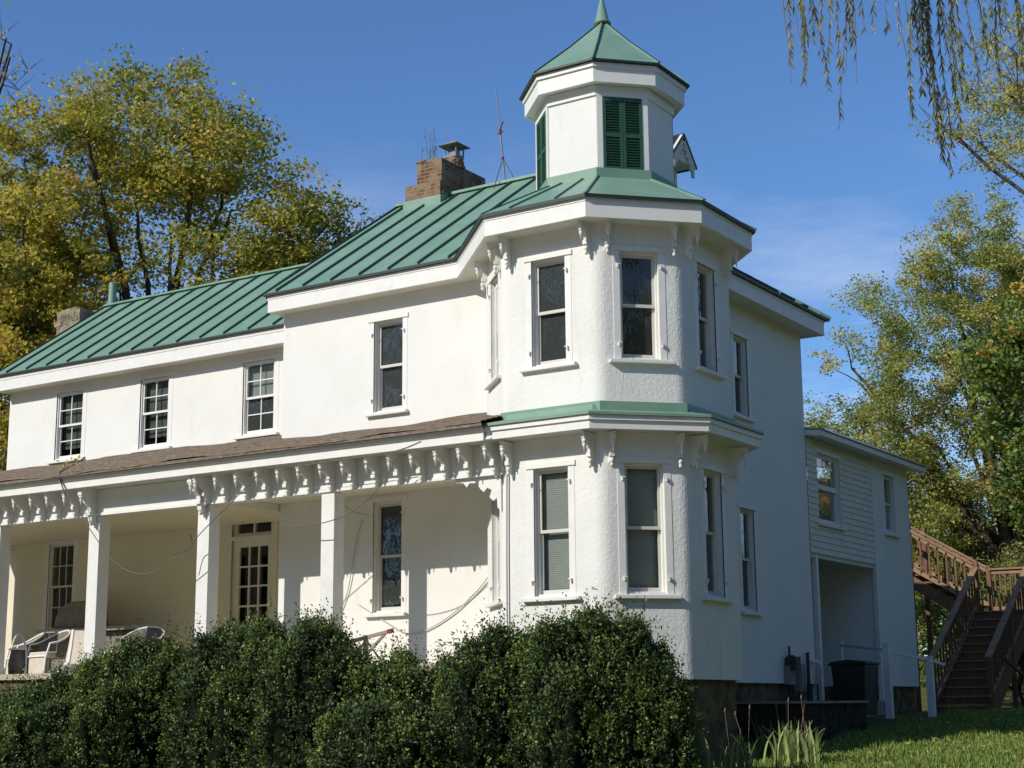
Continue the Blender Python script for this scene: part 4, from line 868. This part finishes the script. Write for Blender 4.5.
# ------------------------------------------------------------------ shrubs
def boxwood(x, y, rx, ry, zt_, label, seed, dens=1.0, lum=0):
    r = np.random.RandomState(seed); zb_ = gz(x, y)-.1
    t = thing('boxwood_shrub', label, 'shrub', 'boxwood shrubs in front of the porch')
    ns = 19; k = np.arange(ns)+.5; rr_ = np.sqrt(k/ns)*.86; ph = k*2.39996+r.uniform(0, 6)
    sx_ = x+rx*rr_*np.cos(ph)+r.normal(0, .06, ns); sy_ = y+ry*rr_*np.sin(ph)+r.normal(0, .06, ns)
    top = zb_+(zt_-zb_)*(1-.30*rr_**2.2)+r.normal(-.08, .19, ns); R_ = r.uniform(.28, .50, ns)*(rx+ry)/2.2
    top = np.minimum(top, zt_+.05); top[0] = zt_
    def rad(q): return np.sqrt(np.clip(1-q**1.9, 0, 1))*(.80+.20*np.clip(q/.35, 0, 1))
    C_, D_, T_, B_ = [], [], [], []
    nS = int(560*dens)
    for i in range(ns):
        h = top[i]-zb_; n = int(nS*h/2.2*R_[i]/.34)
        q = r.uniform(0, 1, n)**.8; th = r.uniform(0, 2*math.pi, n); capm = r.rand(n) < .22
        ra = rad(q); q2 = 1-.12*r.rand(n); ra = np.where(capm, rad(q2)*np.sqrt(r.rand(n)), ra); q = np.where(capm, q2, q)
        wob = 1+.22*np.sin(th*3+i*2+q*7)*r.uniform(.6, 1.2)
        px = sx_[i]+R_[i]*ra*wob*np.cos(th); py = sy_[i]+R_[i]*ra*wob*np.sin(th); pz = zb_+h*q
        ok = np.ones(n, bool)
        for j in range(ns):
            if j == i: continue
            hj = top[j]-zb_; qj = (pz-zb_)/hj; rj = np.where(qj < 1, R_[j]*rad(np.clip(qj, 0, 1)), 0)*.74
            ok &= (px-sx_[j])**2+(py-sy_[j])**2 > rj**2
        px, py, pz, th, q = px[ok], py[ok], pz[ok], th[ok], q[ok]; n = len(px)
        C_.append(np.column_stack([px, py, pz])); D_.append(np.column_stack([np.cos(th)*.75, np.sin(th)*.75, .55+.6*q])); T_.append(np.full(n, r.normal(.48, .09))); B_.append(q)
    for i in range(ns):      # leading shoots at the tip of each spire
        n = r.randint(2, 6); a = r.uniform(0, 6.28, n); e = r.uniform(0, .55, n)*R_[i]
        C_.append(np.column_stack([sx_[i]+e*np.cos(a), sy_[i]+e*np.sin(a), np.full(n, zb_+(top[i]-zb_)*.93)])); D_.append(np.column_stack([np.cos(a)*.2, np.sin(a)*.2, np.full(n, 4.)])); T_.append(np.full(n, .5)); B_.append(np.full(n, 2.))
    base = np.vstack(C_); dirv = np.vstack(D_); tn0 = np.concatenate(T_); q = np.concatenate(B_); nS = len(base)
    dirv += r.normal(size=dirv.shape)*.30; dirv /= np.linalg.norm(dirv, axis=1, keepdims=True)
    ln_ = r.uniform(.07, .17, nS); tall = (r.rand(nS) < .13) & (q > .72); ln_[tall] *= r.uniform(1.5, 3.0, tall.sum()); dirv[tall, 2] += .9; dirv /= np.linalg.norm(dirv, axis=1, keepdims=True)
    ld_ = q > 1.5; ln_[ld_] = r.uniform(.22, .58, ld_.sum())
    K = 13; tt = np.tile(np.linspace(0, 1, K), (nS, 1))
    cen = base[:, None, :]+dirv[:, None, :]*(ln_[:, None]*tt)[:, :, None]
    cen = (cen+r.normal(size=(nS, K, 3))*np.where(ld_, .026, .020)[:, None, None]).reshape(-1, 3)
    ax = (dirv[:, None, :]*.7+r.normal(size=(nS, K, 3))*.6).reshape(-1, 3)
    nn = r.normal(size=(nS*K, 3))*.8+np.array([0, -.25, .7])
    tone = np.clip(tn0[:, None]+r.normal(0, .10, nS)[:, None]+.22*(tt-.5)+r.normal(0, .12, (nS, K))+lum, 0, .93)
    br = r.rand(nS) < .07; tone[br] += .30; tone = np.clip(tone, 0, .96); yl = r.rand(nS, K) < .0018; tone[yl] = 1
    N_ = nS*K; leaf_mesh('foliage', cen, ax, nn, r.uniform(.028, .056, N_), r.uniform(.017, .031, N_), tone.ravel(), 'boxwood', t)
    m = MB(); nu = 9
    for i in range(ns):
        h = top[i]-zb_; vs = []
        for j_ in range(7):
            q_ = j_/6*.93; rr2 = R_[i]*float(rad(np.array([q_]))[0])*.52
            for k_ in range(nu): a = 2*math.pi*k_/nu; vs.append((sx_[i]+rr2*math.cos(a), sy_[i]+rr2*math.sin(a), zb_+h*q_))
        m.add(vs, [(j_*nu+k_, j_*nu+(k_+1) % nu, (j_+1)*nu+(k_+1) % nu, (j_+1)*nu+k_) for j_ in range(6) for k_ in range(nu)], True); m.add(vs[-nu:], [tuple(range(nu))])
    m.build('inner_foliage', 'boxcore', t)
SH = [(-22.6, 16.9, 1.15, 1.0, .10, 'boxwood shrub at the far left end of the hedge, lowest one'),
      (-20.75, 17.0, 1.15, 1.05, .12, 'low boxwood shrub in front of the porch armchairs'),
      (-19.05, 16.9, 1.05, 1.05, .40, 'mid-height boxwood shrub below the leftmost full porch post'),
      (-17.35, 16.8, 1.15, 1.1, .88, 'tall boxwood shrub in front of the second full porch post'),
      (-15.55, 16.9, 1.1, 1.1, 1.04, 'tall spiky boxwood shrub below the glazed porch door'),
      (-14.05, 16.8, .95, 1.1, 1.04, 'tall boxwood shrub in front of the rightmost porch post'),
      (-12.75, 16.9, .80, 1.0, .60, 'shorter boxwood shrub beneath the porch window, left of the gap'),
      (-10.85, 16.7, .90, 1.0, .82, 'boxwood shrub under the left tower window'),
      (-9.60, 16.75, .95, 1.05, .97, 'tallest right-end boxwood shrub with upright shoots below the tower')]
for i, (x, y, a, b, z, lb) in enumerate(SH): boxwood(x, y, a, b, z, lb, 20+i)
# lower fringe of the same hedge closer to the viewer
SH2 = [(-8.95, 16.6, .42, .7, .25, 'small boxwood shrub at the right end of the hedge, sloping down to the lilies'), (-20.2, 15.7, 1.2, .8, -.25, 'low front boxwood mound at the lower left of the picture'), (-17.9, 15.6, 1.1, .8, -.05, 'low front boxwood mound before the tall shrubs left of centre'), (-12.0, 15.7, 1.1, .8, -.12, 'low front boxwood mound filling the gap before the porch window')]
for i, (x, y, a, b, z, lb) in enumerate(SH2): boxwood(x, y, a, b, z, lb, 40+i)

# broad-leafed weed behind hedge
wd = thing('weed', 'small broad-leafed plant with pale leaves poking up behind the hedge gap', 'plant')
m = MB(); cl_ = []
for i in range(7):
    p = V((-12.6+rr.uniform(-.1, .1), 17.9, .3)); q_ = V((-12.9+i*.14, 17.9+rr.uniform(-.15, .15), rr.uniform(.72, .98))); m.tube([p, p.lerp(q_, .6)+V((0, 0, .08)), q_], [.007, .005, .004], 4)
    for j in range(6): cl_.append(q_+V((rr.uniform(-.08, .08), rr.uniform(-.08, .08), rr.uniform(-.05, .06))))
m.build('stem', 'twig', wd); cc = np.array([list(p) for p in cl_]); n_ = len(cc)
leaf_mesh('leaves', cc, rand_unit(n_)*np.array([1, 1, .4]), np.tile([0, 0, 1.], (n_, 1))+rand_unit(n_)*.4, rs.uniform(.07, .11, n_), rs.uniform(.05, .07, n_), rs.uniform(.5, .8, n_), 'lily', wd)

# strap-leaved clumps
def lily(x, y, n, hgt, label, seed, tone0=.3):
    r = random.Random(seed); z0 = gz(x, y); mb = MB(); tones = []
    for i in range(n):
        a = r.uniform(0, 2*math.pi); L_ = hgt*r.uniform(.6, 1.1); lean = r.uniform(.05, .5); wdt = r.uniform(.014, .030)
        p = V((x+.16*r.gauss(0, 1), y+.12*r.gauss(0, 1), z0)); d = V((math.cos(a), math.sin(a), 0)); sd_ = V((-d.y, d.x, 0)).lerp(V((r.uniform(-1, 1), r.uniform(-1, 1), 0)), .3).normalized()
        vs = []; K = 7
        for k in range(K+1):
            t = k/K; c_ = p+d*(lean*L_*t*t)+V((0, 0, L_*(t-.35*lean*t*t*t*1.6))); w_ = wdt*(1-.9*t**2); vs += [c_-sd_*w_, c_+sd_*w_]
        mb.add(vs, [(2*k, 2*k+1, 2*k+3, 2*k+2) for k in range(K)], True); tones += [min(1, max(0, r.gauss(tone0, .25)))]*len(vs)
    t_ = thing('lily_clump', label, 'plant', 'strap-leaved clumps by the tower base'); o_ = mb.build('leaves', 'lily', t_)
    at_ = o_.data.attributes.new('tone', 'FLOAT', 'POINT'); at_.data.foreach_set('value', tones)
    st_ = MB()
    for i in range(3):
        p = V((x+r.uniform(-.2, .2), y+r.uniform(-.1, .1), z0)); q_ = p+V((r.uniform(-.2, .2), 0, hgt*r.uniform(1.1, 1.45))); st_.tube([p, p.lerp(q_, .5)+V((.02, 0, 0)), q_], [.008, .006, .004], 4); st_.tube([q_, q_+V((.01, 0, .05))], [.012, .008], 5)
    st_.build('stalk', 'twig', t_)
lily(-8.62, 20.3, 90, .66, 'pale sunlit strap-leaved clump with dry stalks, right of the tower foundation', 1, .82)
lily(-9.0, 19.2, 34, .60, 'thin strap-leaved clump with brown stalks against the hedge end', 2, .55)
lily(-9.3, 21.3, 50, .62, 'dark green strap-leaved clump in the shade of the tower base', 3, .1)

# grass: one uncountable sheet of blades
n = 90000; gx = rs.uniform(-13.5, -2.0, n); gy = rs.uniform(19.0, 33.0, n)
keep = ~((gx < -9.6) & (gy > 23.1)) & ~((gx < -9.4) & (gy < 22.2)) & ~((gx < -9.5) & (gy > 33)); gx, gy = gx[keep], gy[keep]; n = len(gx)
gzv = np.array([gz(a, b) for a, b in zip(gx, gy)]); hh = rs.uniform(.05, .13, n)*(1+.5*np.sin(gx*3.1)*np.cos(gy*2.3))
leaf_mesh('grass', np.column_stack([gx, gy, gzv+hh*.45]), np.column_stack([rs.normal(0, .28, n), rs.normal(0, .28, n), np.ones(n)]), rand_unit(n)*np.array([1, 1, .2]), hh, rs.uniform(.012, .022, n), np.clip(rs.normal(.45, .25, n), 0, 1), 'grass')['kind'] = 'stuff'
n = 600; lx = rs.uniform(-9, -3, n); ly = rs.uniform(20, 31, n); lz = np.array([gz(a, b) for a, b in zip(lx, ly)])+.07
leaf_mesh('fallen_leaves', np.column_stack([lx, ly, lz]), rand_unit(n)*np.array([1, 1, .1]), np.tile([0, 0, 1.], (n, 1))+rand_unit(n)*.5, rs.uniform(.06, .11, n), rs.uniform(.05, .08, n), rs.uniform(.7, 1, n), 'maple')['kind'] = 'stuff'

# ------------------------------------------------------------------ trees
def tree(name, label, base, forks, env, nclump, nleaf, lsize, mleaf, seed, trunk_r=.3, tone=(.5, .2), group=None, clump_r=.7, gap=None, hang=0, shell=.45, bare=0, limb_n=9, dead=0, cat_='tree'):
    """base: root point; forks: height where limbs start; env: list of (centre, radii) ellipsoids"""
    r = np.random.RandomState(seed); rp_ = random.Random(seed)
    t = thing(name, label, cat_, group); base = V(base)
    nodes = []; mb = MB()
    def limb(p0, p1, r0, r1, sag, seg=8):
        P = []
        ctrl = p0.lerp(p1, .5)+V((rp_.uniform(-1, 1), rp_.uniform(-1, 1), 0))*((p1-p0).length*.06)+V((0, 0, sag))
        for k in range(seg+1):
            t_ = k/seg; q_ = (1-t_)**2*p0+2*t_*(1-t_)*ctrl+t_*t_*p1
            q_ += V((rp_.uniform(-1, 1), rp_.uniform(-1, 1), rp_.uniform(-1, 1)))*((p1-p0).length*.010 if 0 < k < seg else 0); P.append(q_)
        R_ = [r0+(r1-r0)*(k/seg)**.8 for k in range(seg+1)]
        mb.tube(P, R_, 7 if r0 > .08 else 5, cap=False)
        return list(zip(P, R_))
    top = base+V((rp_.uniform(-.3, .3), rp_.uniform(-.3, .3), forks)); tr_ = limb(base-V((0, 0, .3)), top, trunk_r, trunk_r*.75, 0)
    nodes += tr_[3:]
    # main limbs
    for i in range(limb_n):
        c, rad = env[rp_.randrange(len(env))] if i >= len(env) else env[i % len(env)]
        d = V(rand_unit(1, r)[0]); d.z = abs(d.z)*.9-.15; tgt = V(c)+V((d.x*rad[0], d.y*rad[1], d.z*rad[2]))*.72
        st_ = rp_.choice(tr_[4:])
        nodes += limb(st_[0], tgt, min(st_[1]*.62, trunk_r*.5), .035, (tgt-st_[0]).length*.10, 12)[2:]
    # clump centres
    cl = []
    while len(cl) < nclump:
        wts = np.array([e_[1][0]*e_[1][1]*e_[1][2] for e_ in env])**(2/3); e_ = env[r.choice(len(env), p=wts/wts.sum())]
        d = rand_unit(1, r)[0]; q_ = shell+(1-shell)*r.rand()**.6; p = V(e_[0])+V((d[0]*e_[1][0], d[1]*e_[1][1], d[2]*e_[1][2]))*float(q_)
        if gap and any((p-V(g_[0])).length < g_[1]*r.uniform(.7, 1.2) for g_ in gap): continue
        if p.z < base.z+1.0: continue
        cl.append(p)
    cl.sort(key=lambda p: (p-top).length)
    npos = [n_[0] for n_ in nodes]; nr = [n_[1] for n_ in nodes]; arr = np.array([list(p) for p in npos])
    for p in cl:
        dd = np.linalg.norm(arr-np.array(list(p)), axis=1)+.25*np.maximum(0, arr[:, 2]-p.z); j = int(dd.argmin())
        L_ = (npos[j]-p).length
        new = limb(npos[j], p, min(nr[j]*.7, .012+.014*L_), .008, L_*.07, 5)
        for q_, rr_ in new[1:]: npos.append(q_); nr.append(rr_)
        arr = np.vstack([arr, np.array([list(q_[0]) for q_ in new[1:]])])
    for i in range(bare):
        p = rp_.choice(cl); d = V((rp_.uniform(-1, 1), rp_.uniform(-1, 1), rp_.uniform(.3, 1.4))).normalized(); mb.tube([p, p+d*.4*rp_.uniform(.5, 1.1)+V((0, 0, .08)), p+d*rp_.uniform(.5, 1.0)], [.012, .008, .004], 4); mb.tube([p+d*.3, p+d*.5+V((rp_.uniform(-.3, .3), rp_.uniform(-.3, .3), .25))], [.007, .004], 4)
    m_o = mb.build('trunk', 'bark', t)
    ca = np.array([list(p) for p in cl]); nc = len(ca); per = nleaf//nc
    idx = np.repeat(np.arange(nc), per); N_ = len(idx); rad = clump_r*r.uniform(.6, 1.25, nc)
    off = rand_unit(N_, r)*(r.rand(N_)**.5)[:, None]*rad[idx][:, None]*np.array([1.15, 1.15, .7])
    # sub-clumps
    sub = r.normal(size=(nc, 6, 3))*.45; si = r.randint(0, 6, N_); off = off*.62+sub[idx, si]*rad[idx][:, None]*.8
    cen = ca[idx]+off
    if hang: cen[:, 2] -= hang*np.abs(r.normal(size=N_))
    ax = rand_unit(N_, r)*np.array([1, 1, .6])+np.array([0, 0, -.35]); nn = rand_unit(N_, r)*.9+np.array([0, 0, .6])
    ct = r.normal(tone[0], tone[1], nc); tn = np.clip(ct[idx]+r.normal(0, .13, N_), 0, 1)
    s_ = lsize*r.uniform(.65, 1.3, N_)
    leaf_mesh('crown', cen, ax, nn, s_, s_*(.52 if mleaf == 'olive' else .74), tn, mleaf, t)
    return t
# left: big maple with open middle
tree('maple_tree', 'large autumn maple with open crown of yellow-green leaves behind the left wing', (-31.2, 30.6, -.2), 7.0,
     [((-32.6, 28.2, 13.8), (2.6, 3.0, 3.0)), ((-28.6, 30.0, 12.8), (2.5, 3.0, 3.4)), ((-30.6, 29.2, 15.0), (3.0, 3.0, 2.4)), ((-27.0, 31.2, 11.2), (1.5, 2.4, 2.2)), ((-33.2, 28.4, 10.6), (2.6, 3, 2.8)), ((-27.2, 31, 9.6), (2.2, 2.5, 1.5)), ((-26.1, 31.5, 12.0), (1.2, 1.8, 1.7)), ((-29.8, 30, 8.8), (3.0, 2.5, 1.4))],
     560, 92000, .12, 'maple', 3, .36, tone=(.58, .16), clump_r=.74, gap=[((-30.6, 29.4, 11.4), 1.9), ((-29.2, 30.2, 10.2), 1.3)], shell=.50, bare=44, limb_n=30)
tree('maple_tree', 'yellowing maple filling the left edge of the picture beside the wing', (-31.6, 26.4, -.6), 3.5,
     [((-32.0, 26.0, 11.0), (2.5, 2.4, 2.8)), ((-31.4, 26.2, 8.0), (2.2, 2.4, 2.8)), ((-33.6, 26.2, 10.2), (3.0, 2.6, 3.4)), ((-32.4, 26.4, 5.0), (2.6, 2.4, 2.4))],
     230, 56000, .12, 'maple', 5, .34, tone=(.64, .17), clump_r=.62, shell=.35, bare=10, limb_n=12)
tree('distant_tree', 'dark green tree low behind the far left house corner', (-40.5, 37.0, -.3), 3.0,
     [((-39.0, 35.0, 6.0), (4.0, 3.0, 4.8)), ((-43.5, 37, 5), (4, 3, 4)), ((-35.0, 38, 6), (4, 3, 4))], 130, 26000, .17, 'maple_green', 8, .3, tone=(.38, .15), clump_r=1.1, shell=.2, limb_n=8)
# right: wide olive-green tree, smaller maple in front, pale branch above
tree('leafy_tree', 'tall feathery olive-green tree rising behind the right end of the house', (-12.2, 44.5, 0), 4.0,
     [((-14.0, 43.4, 9.4), (2.9, 3.0, 3.0)), ((-12.3, 43.6, 12.0), (2.0, 2.6, 2.1)), ((-10.6, 44.2, 10.6), (2.8, 3.0, 3.6)), ((-15.2, 43.2, 7.0), (2.4, 2.8, 2.6)), ((-11.7, 44.3, 6.4), (3.6, 3.0, 3.2)), ((-14.9, 43.6, 4.4), (2.6, 2.6, 2.4))],
     430, 150000, .098, 'olive', 12, .34, tone=(.68, .14), clump_r=.62, shell=.25, bare=8, limb_n=17, group='trees right of the house')
tree('leafy_tree', 'lower yellow-green tree behind the wooden stairs', (-14.4, 48.5, .4), 2.6,
     [((-15.4, 47.6, 4.8), (3.4, 2.6, 3.4)), ((-10.2, 48.5, 5.0), (3.6, 2.6, 3.4)), ((-18.5, 50, 4), (2, 2, 2.6))],
     200, 60000, .115, 'olive', 14, .26, tone=(.70, .14), clump_r=.8, shell=.2, limb_n=9, group='trees right of the house')
tree('maple_tree', 'dark green maple with orange leaf tips at the right edge of the picture', (-7.9, 37.4, -.2), 3.2,
     [((-9.2, 36.2, 6.8), (1.4, 1.8, 2.0)), ((-8.3, 36.3, 8.5), (1.5, 1.8, 1.7)), ((-8.6, 36.6, 4.8), (1.4, 1.6, 1.4))],
     180, 32000, .115, 'maple_green', 16, .20, tone=(.63, .20), clump_r=.5, shell=.45, bare=3, limb_n=10)
tree('ash_tree', 'thin tree of pale yellowish leaves on an open branch at the upper right', (-3.6, 30.2, -.25), 6.5,
     [((-7.6, 29.1, 10.7), (1.7, 1.6, 1.1)), ((-6.4, 29.5, 11.9), (1.9, 1.8, 1.7))],
     120, 13000, .075, 'olive', 19, .11, tone=(.80, .12), clump_r=.40, shell=.2, bare=26, limb_n=8)
tree('bare_tree', 'nearly leafless tree reaching thin twigs in at the top left corner', (-45.0, 31.5, -.3), 12.0,
     [((-40.6, 31.6, 20.6), (1.3, 1.5, 2.2)), ((-42.0, 31.6, 19), (1.5, 1.5, 2.2))], 34, 300, .13, 'maple', 23, .26, tone=(.75, .15), clump_r=.6, shell=.2, bare=40, limb_n=6)
# background wood: one mass of far trees on both sides, and unseen ones added for the light
def wood(x0, x1, y0, y1, n, hmin, hmax, seed, m='olive', tn=.38, cr_=2.4, big=1):
    r = np.random.RandomState(seed); N_ = n
    k = 140; cx_ = r.uniform(x0, x1, k); cy_ = r.uniform(y0, y1, k); hz_ = r.uniform(hmin, hmax, k)
    i = r.randint(0, k, N_); d = rand_unit(N_, r)*(r.rand(N_)**.33)[:, None]
    z_ = hz_[i]*.5*(1+d[:, 2]); cen = np.column_stack([cx_[i]+d[:, 0]*cr_, cy_[i]+d[:, 1]*cr_, z_+.3])
    ct = r.normal(tn, .15, k)
    return leaf_mesh('woodland', cen, rand_unit(N_, r), rand_unit(N_, r), r.uniform(.2, .36, N_)*big, r.uniform(.14, .25, N_)*big, np.clip(ct[i]+r.normal(0, .12, N_), 0, 1), m)
wo = wood(-30, 22, 58, 70, 60000, 5, 9.5, 31); wo['kind'] = 'stuff'; wo['label'] = 'distant wood behind house and stairs'
wo = wood(-75, -36, 30, 62, 40000, 4, 8, 33, 'maple_green', .35); wo['kind'] = 'stuff'
wo = wood(-62, 45, -54, -38, 60000, 25, 33, 35, 'olive', .25, 5.0, 3); wo['kind'] = 'stuff'  # unseen trees added behind the camera to darken reflections and skylight
wo = wood(-84, -66, -40, 12, 36000, 20, 27, 37, 'olive', .25, 5.0, 3); wo['kind'] = 'stuff'  # unseen trees added at far left to darken the wing window reflections
wo = wood(13, 30, -20, 56, 30000, 11, 16, 36, 'olive', .40, 4.0, 3); wo['kind'] = 'stuff'  # unseen trees added at right to keep skylight off the side wall
# undergrowth behind the stairs
tree('understory_shrub', 'bushy green undergrowth shrub below the landing of the stairs', (-11.8, 40.5, -.1), .8, [((-12.0, 40.5, 1.9), (2.4, 1.4, 1.9))], 60, 13000, .085, 'olive', 41, .08, tone=(.45, .2), clump_r=.5, shell=.1, limb_n=6, cat_='shrub')
tree('understory_shrub', 'bushy green undergrowth shrub right of the stair landing', (-7.9, 40.0, -.1), .8, [((-8.0, 40.0, 1.7), (1.8, 1.4, 1.8))], 50, 10000, .085, 'maple_green', 42, .08, tone=(.5, .2), clump_r=.5, shell=.1, limb_n=6, cat_='shrub')

tree('understory_shrub', 'dark undergrowth shrub directly behind and under the stair flight', (-10.6, 39.2, -.1), .5, [((-10.6, 39.0, .9), (1.9, .9, 1.1))], 46, 9000, .08, 'maple_green', 43, .06, tone=(.3, .15), clump_r=.45, shell=.1, limb_n=5, cat_='shrub')
# willow: trunk out of view on the right, strands hanging into the picture
wl = thing('willow_tree', 'weeping willow whose leafy strands hang in from the top right corner', 'tree')
m = MB(); hub = V((1.6, 10.5, 7.2)); m.tube([(2.4, 11.0, -1.8), (2.3, 11, 2), (2.0, 10.8, 5), hub], [.42, .36, .3, .22], 10)
arms = [cat([hub, (-.6, 9.6, 6.6), (-2.4, 8.7, 5.6), (-3.3, 8.0, 4.9)], 8), cat([hub, (-.4, 9.4, 5.6), (-1.6, 8.9, 4.75), (-2.4, 8.7, 4.35)], 8), cat([hub, (.1, 10.2, 6.6), (-1.8, 9.8, 5.6), (-2.9, 9.2, 5.0)], 8), cat([hub, (.4, 9.0, 5.4), (-1.0, 8.9, 4.3), (-2.05, 8.85, 3.72)], 8), cat([hub, (3, 12, 7.6), (4.6, 12.6, 6.6)], 8), cat([hub, (2.6, 9, 7.8), (3.6, 7.5, 6.5)], 8)]
for a in arms: m.tube(a, [.07-.055*i/len(a) for i in range(len(a))], 6)
lc_, la_, lt_ = [], [], []
R4 = random.Random(77)
def strand(p, length, drift, dens=1.0):
    pts = []; K = 12
    for k in range(K+1):
        t = k/K; pts.append(p+V((drift[0]*t*t+.03*math.sin(t*5+p.x*9), drift[1]*t*t, -length*t)))
    m.tube(pts, [.0045-.003*k/K for k in range(K+1)], 4, cap=False)
    nl = int(length*72*dens); tb_ = R4.gauss(.45, .2)
    for j in range(nl):
        t = R4.random(); i = min(int(t*K), K-1); q_ = pts[i].lerp(pts[i+1], t*K-i); a = R4.uniform(0, 6.28); s_ = R4.uniform(.02, .035)
        d = V((math.cos(a)*.5, math.sin(a)*.5, -1)).normalized(); lc_.append(q_+d*s_*.8); la_.append(d); lt_.append(min(1, max(0, tb_+R4.gauss(0, .2))))
WS = [(-3.19, 7.97, 3.7, 1.39, 1.0), (-3.2, 8.01, 3.56, 1.28, 1.0), (-3.17, 8.02, 3.6, 1.52, 1.0), (-3.15, 8.06, 3.47, 1.32, 1.0), (-3.13, 8.09, 3.4, 1.25, 1.0), (-3.14, 8.01, 3.67, 1.52, 1.0), (-2.92, 7.72, 3.48, 1.93, 0.8), (-2.91, 7.75, 3.37, 1.84, 0.8), (-2.88, 7.75, 3.44, 1.81, 0.8), (-2.85, 7.75, 3.51, 1.38, 0.8), (-2.85, 7.86, 3.1, 1.63, 0.8), (-2.87, 7.95, 3.64, 1.42, 0.7), (-2.84, 7.98, 3.61, 1.34, 0.7), (-2.81, 7.99, 3.65, 1.28, 0.7), (-2.82, 8.42, 3.83, 1.37, 0.6), (-2.79, 8.45, 3.8, 1.94, 0.6), (-2.75, 8.47, 3.81, 1.86, 0.6), (-2.86, 8.4, 3.86, 1.85, 0.6), (-2.62, 8.34, 3.72, 1.84, 1.3), (-2.63, 8.45, 3.27, 1.35, 1.3), (-2.61, 8.5, 3.1, 1.45, 1.3), (-2.6, 8.54, 2.96, 1.7, 1.3), (-2.56, 8.54, 3.04, 1.79, 1.3), (-2.51, 8.53, 3.21, 1.88, 1.3), (-2.59, 8.43, 3.44, 1.9, 1.3), (-2.57, 8.47, 3.32, 1.27, 1.3), (-2.56, 8.52, 3.16, 1.68, 1.3), (-2.56, 8.4, 3.61, 1.74, 1.3), (-2.51, 8.5, 3.38, 1.6, 1.3), (-2.51, 8.56, 3.11, 1.34, 1.3), (-2.55, 8.92, 3.53, 1.58, 1.2), (-2.53, 8.95, 3.47, 1.27, 1.2), (-2.5, 8.94, 3.59, 1.95, 1.2), (-2.52, 8.89, 3.71, 1.89, 1.2), (-2.45, 8.93, 3.76, 1.64, 1.2), (-2.25, 8.39, 3.52, 1.44, 1.2), (-2.22, 8.42, 3.44, 1.93, 1.2), (-2.17, 8.42, 3.58, 1.66, 1.2), (-2.15, 8.47, 3.47, 1.91, 1.2), (-2.09, 8.46, 3.63, 1.88, 1.2), (-2.07, 8.5, 3.52, 1.61, 1.2), (-2.05, 8.54, 3.41, 1.53, 1.2), (-2.13, 8.42, 3.69, 1.68, 1.2), (-2.17, 8.4, 3.66, 1.54, 1.2), (-3.24, 8.0, 3.47, 1.33, 0.05), (-3.22, 8.0, 3.53, 1.44, 0.05), (-2.98, 8.15, 3.55, 1.85, 0.05), (-2.96, 8.17, 3.5, 1.23, 0.05), (-2.68, 8.33, 3.61, 1.24, 0.05)]
# each entry: tip of one hanging strand (x, y, z), its length and leaf density
for x, y, z, ln, de in WS:
    strand(V((x, y, z+ln)), ln, (R4.uniform(-.08, .08), R4.uniform(-.08, .08)), de)
    tp = V((x, y, z+ln)); a = min((q for a_ in arms for q in a_), key=lambda q: (q-tp).length-.3*max(0, q.z-tp.z)); m.tube(cat([a, a.lerp(tp, .5)+V((0, 0, .12)), tp], 4), [.012, .010, .008, .007, .006, .006, .005, .005, .0045], 4, cap=False)
for i in range(70):   # the rest of the crown, over and behind the viewer's right
    a = R4.uniform(-1.9, 1.6); q_ = V((3.2+3.0*math.cos(a)*R4.uniform(.5, 1.1), 11+3.4*math.sin(a)*R4.uniform(.5, 1.1), R4.uniform(5.2, 7.0)))
    m.tube([hub, hub.lerp(q_, .5)+V((0, 0, .5)), q_], [.03, .02, .006], 4, cap=False); strand(q_, R4.uniform(2, 3.5), (R4.uniform(-.1, .1), R4.uniform(-.1, .1)), .6)
m.build('trunk', 'twig', wl)
n_ = len(lc_); leaf_mesh('crown', np.array([list(p) for p in lc_]), np.array([list(p) for p in la_]), rand_unit(n_), rs.uniform(.055, .09, n_), rs.uniform(.008, .012, n_), np.clip(np.array(lt_)+.15, 0, 1), 'willow', wl)
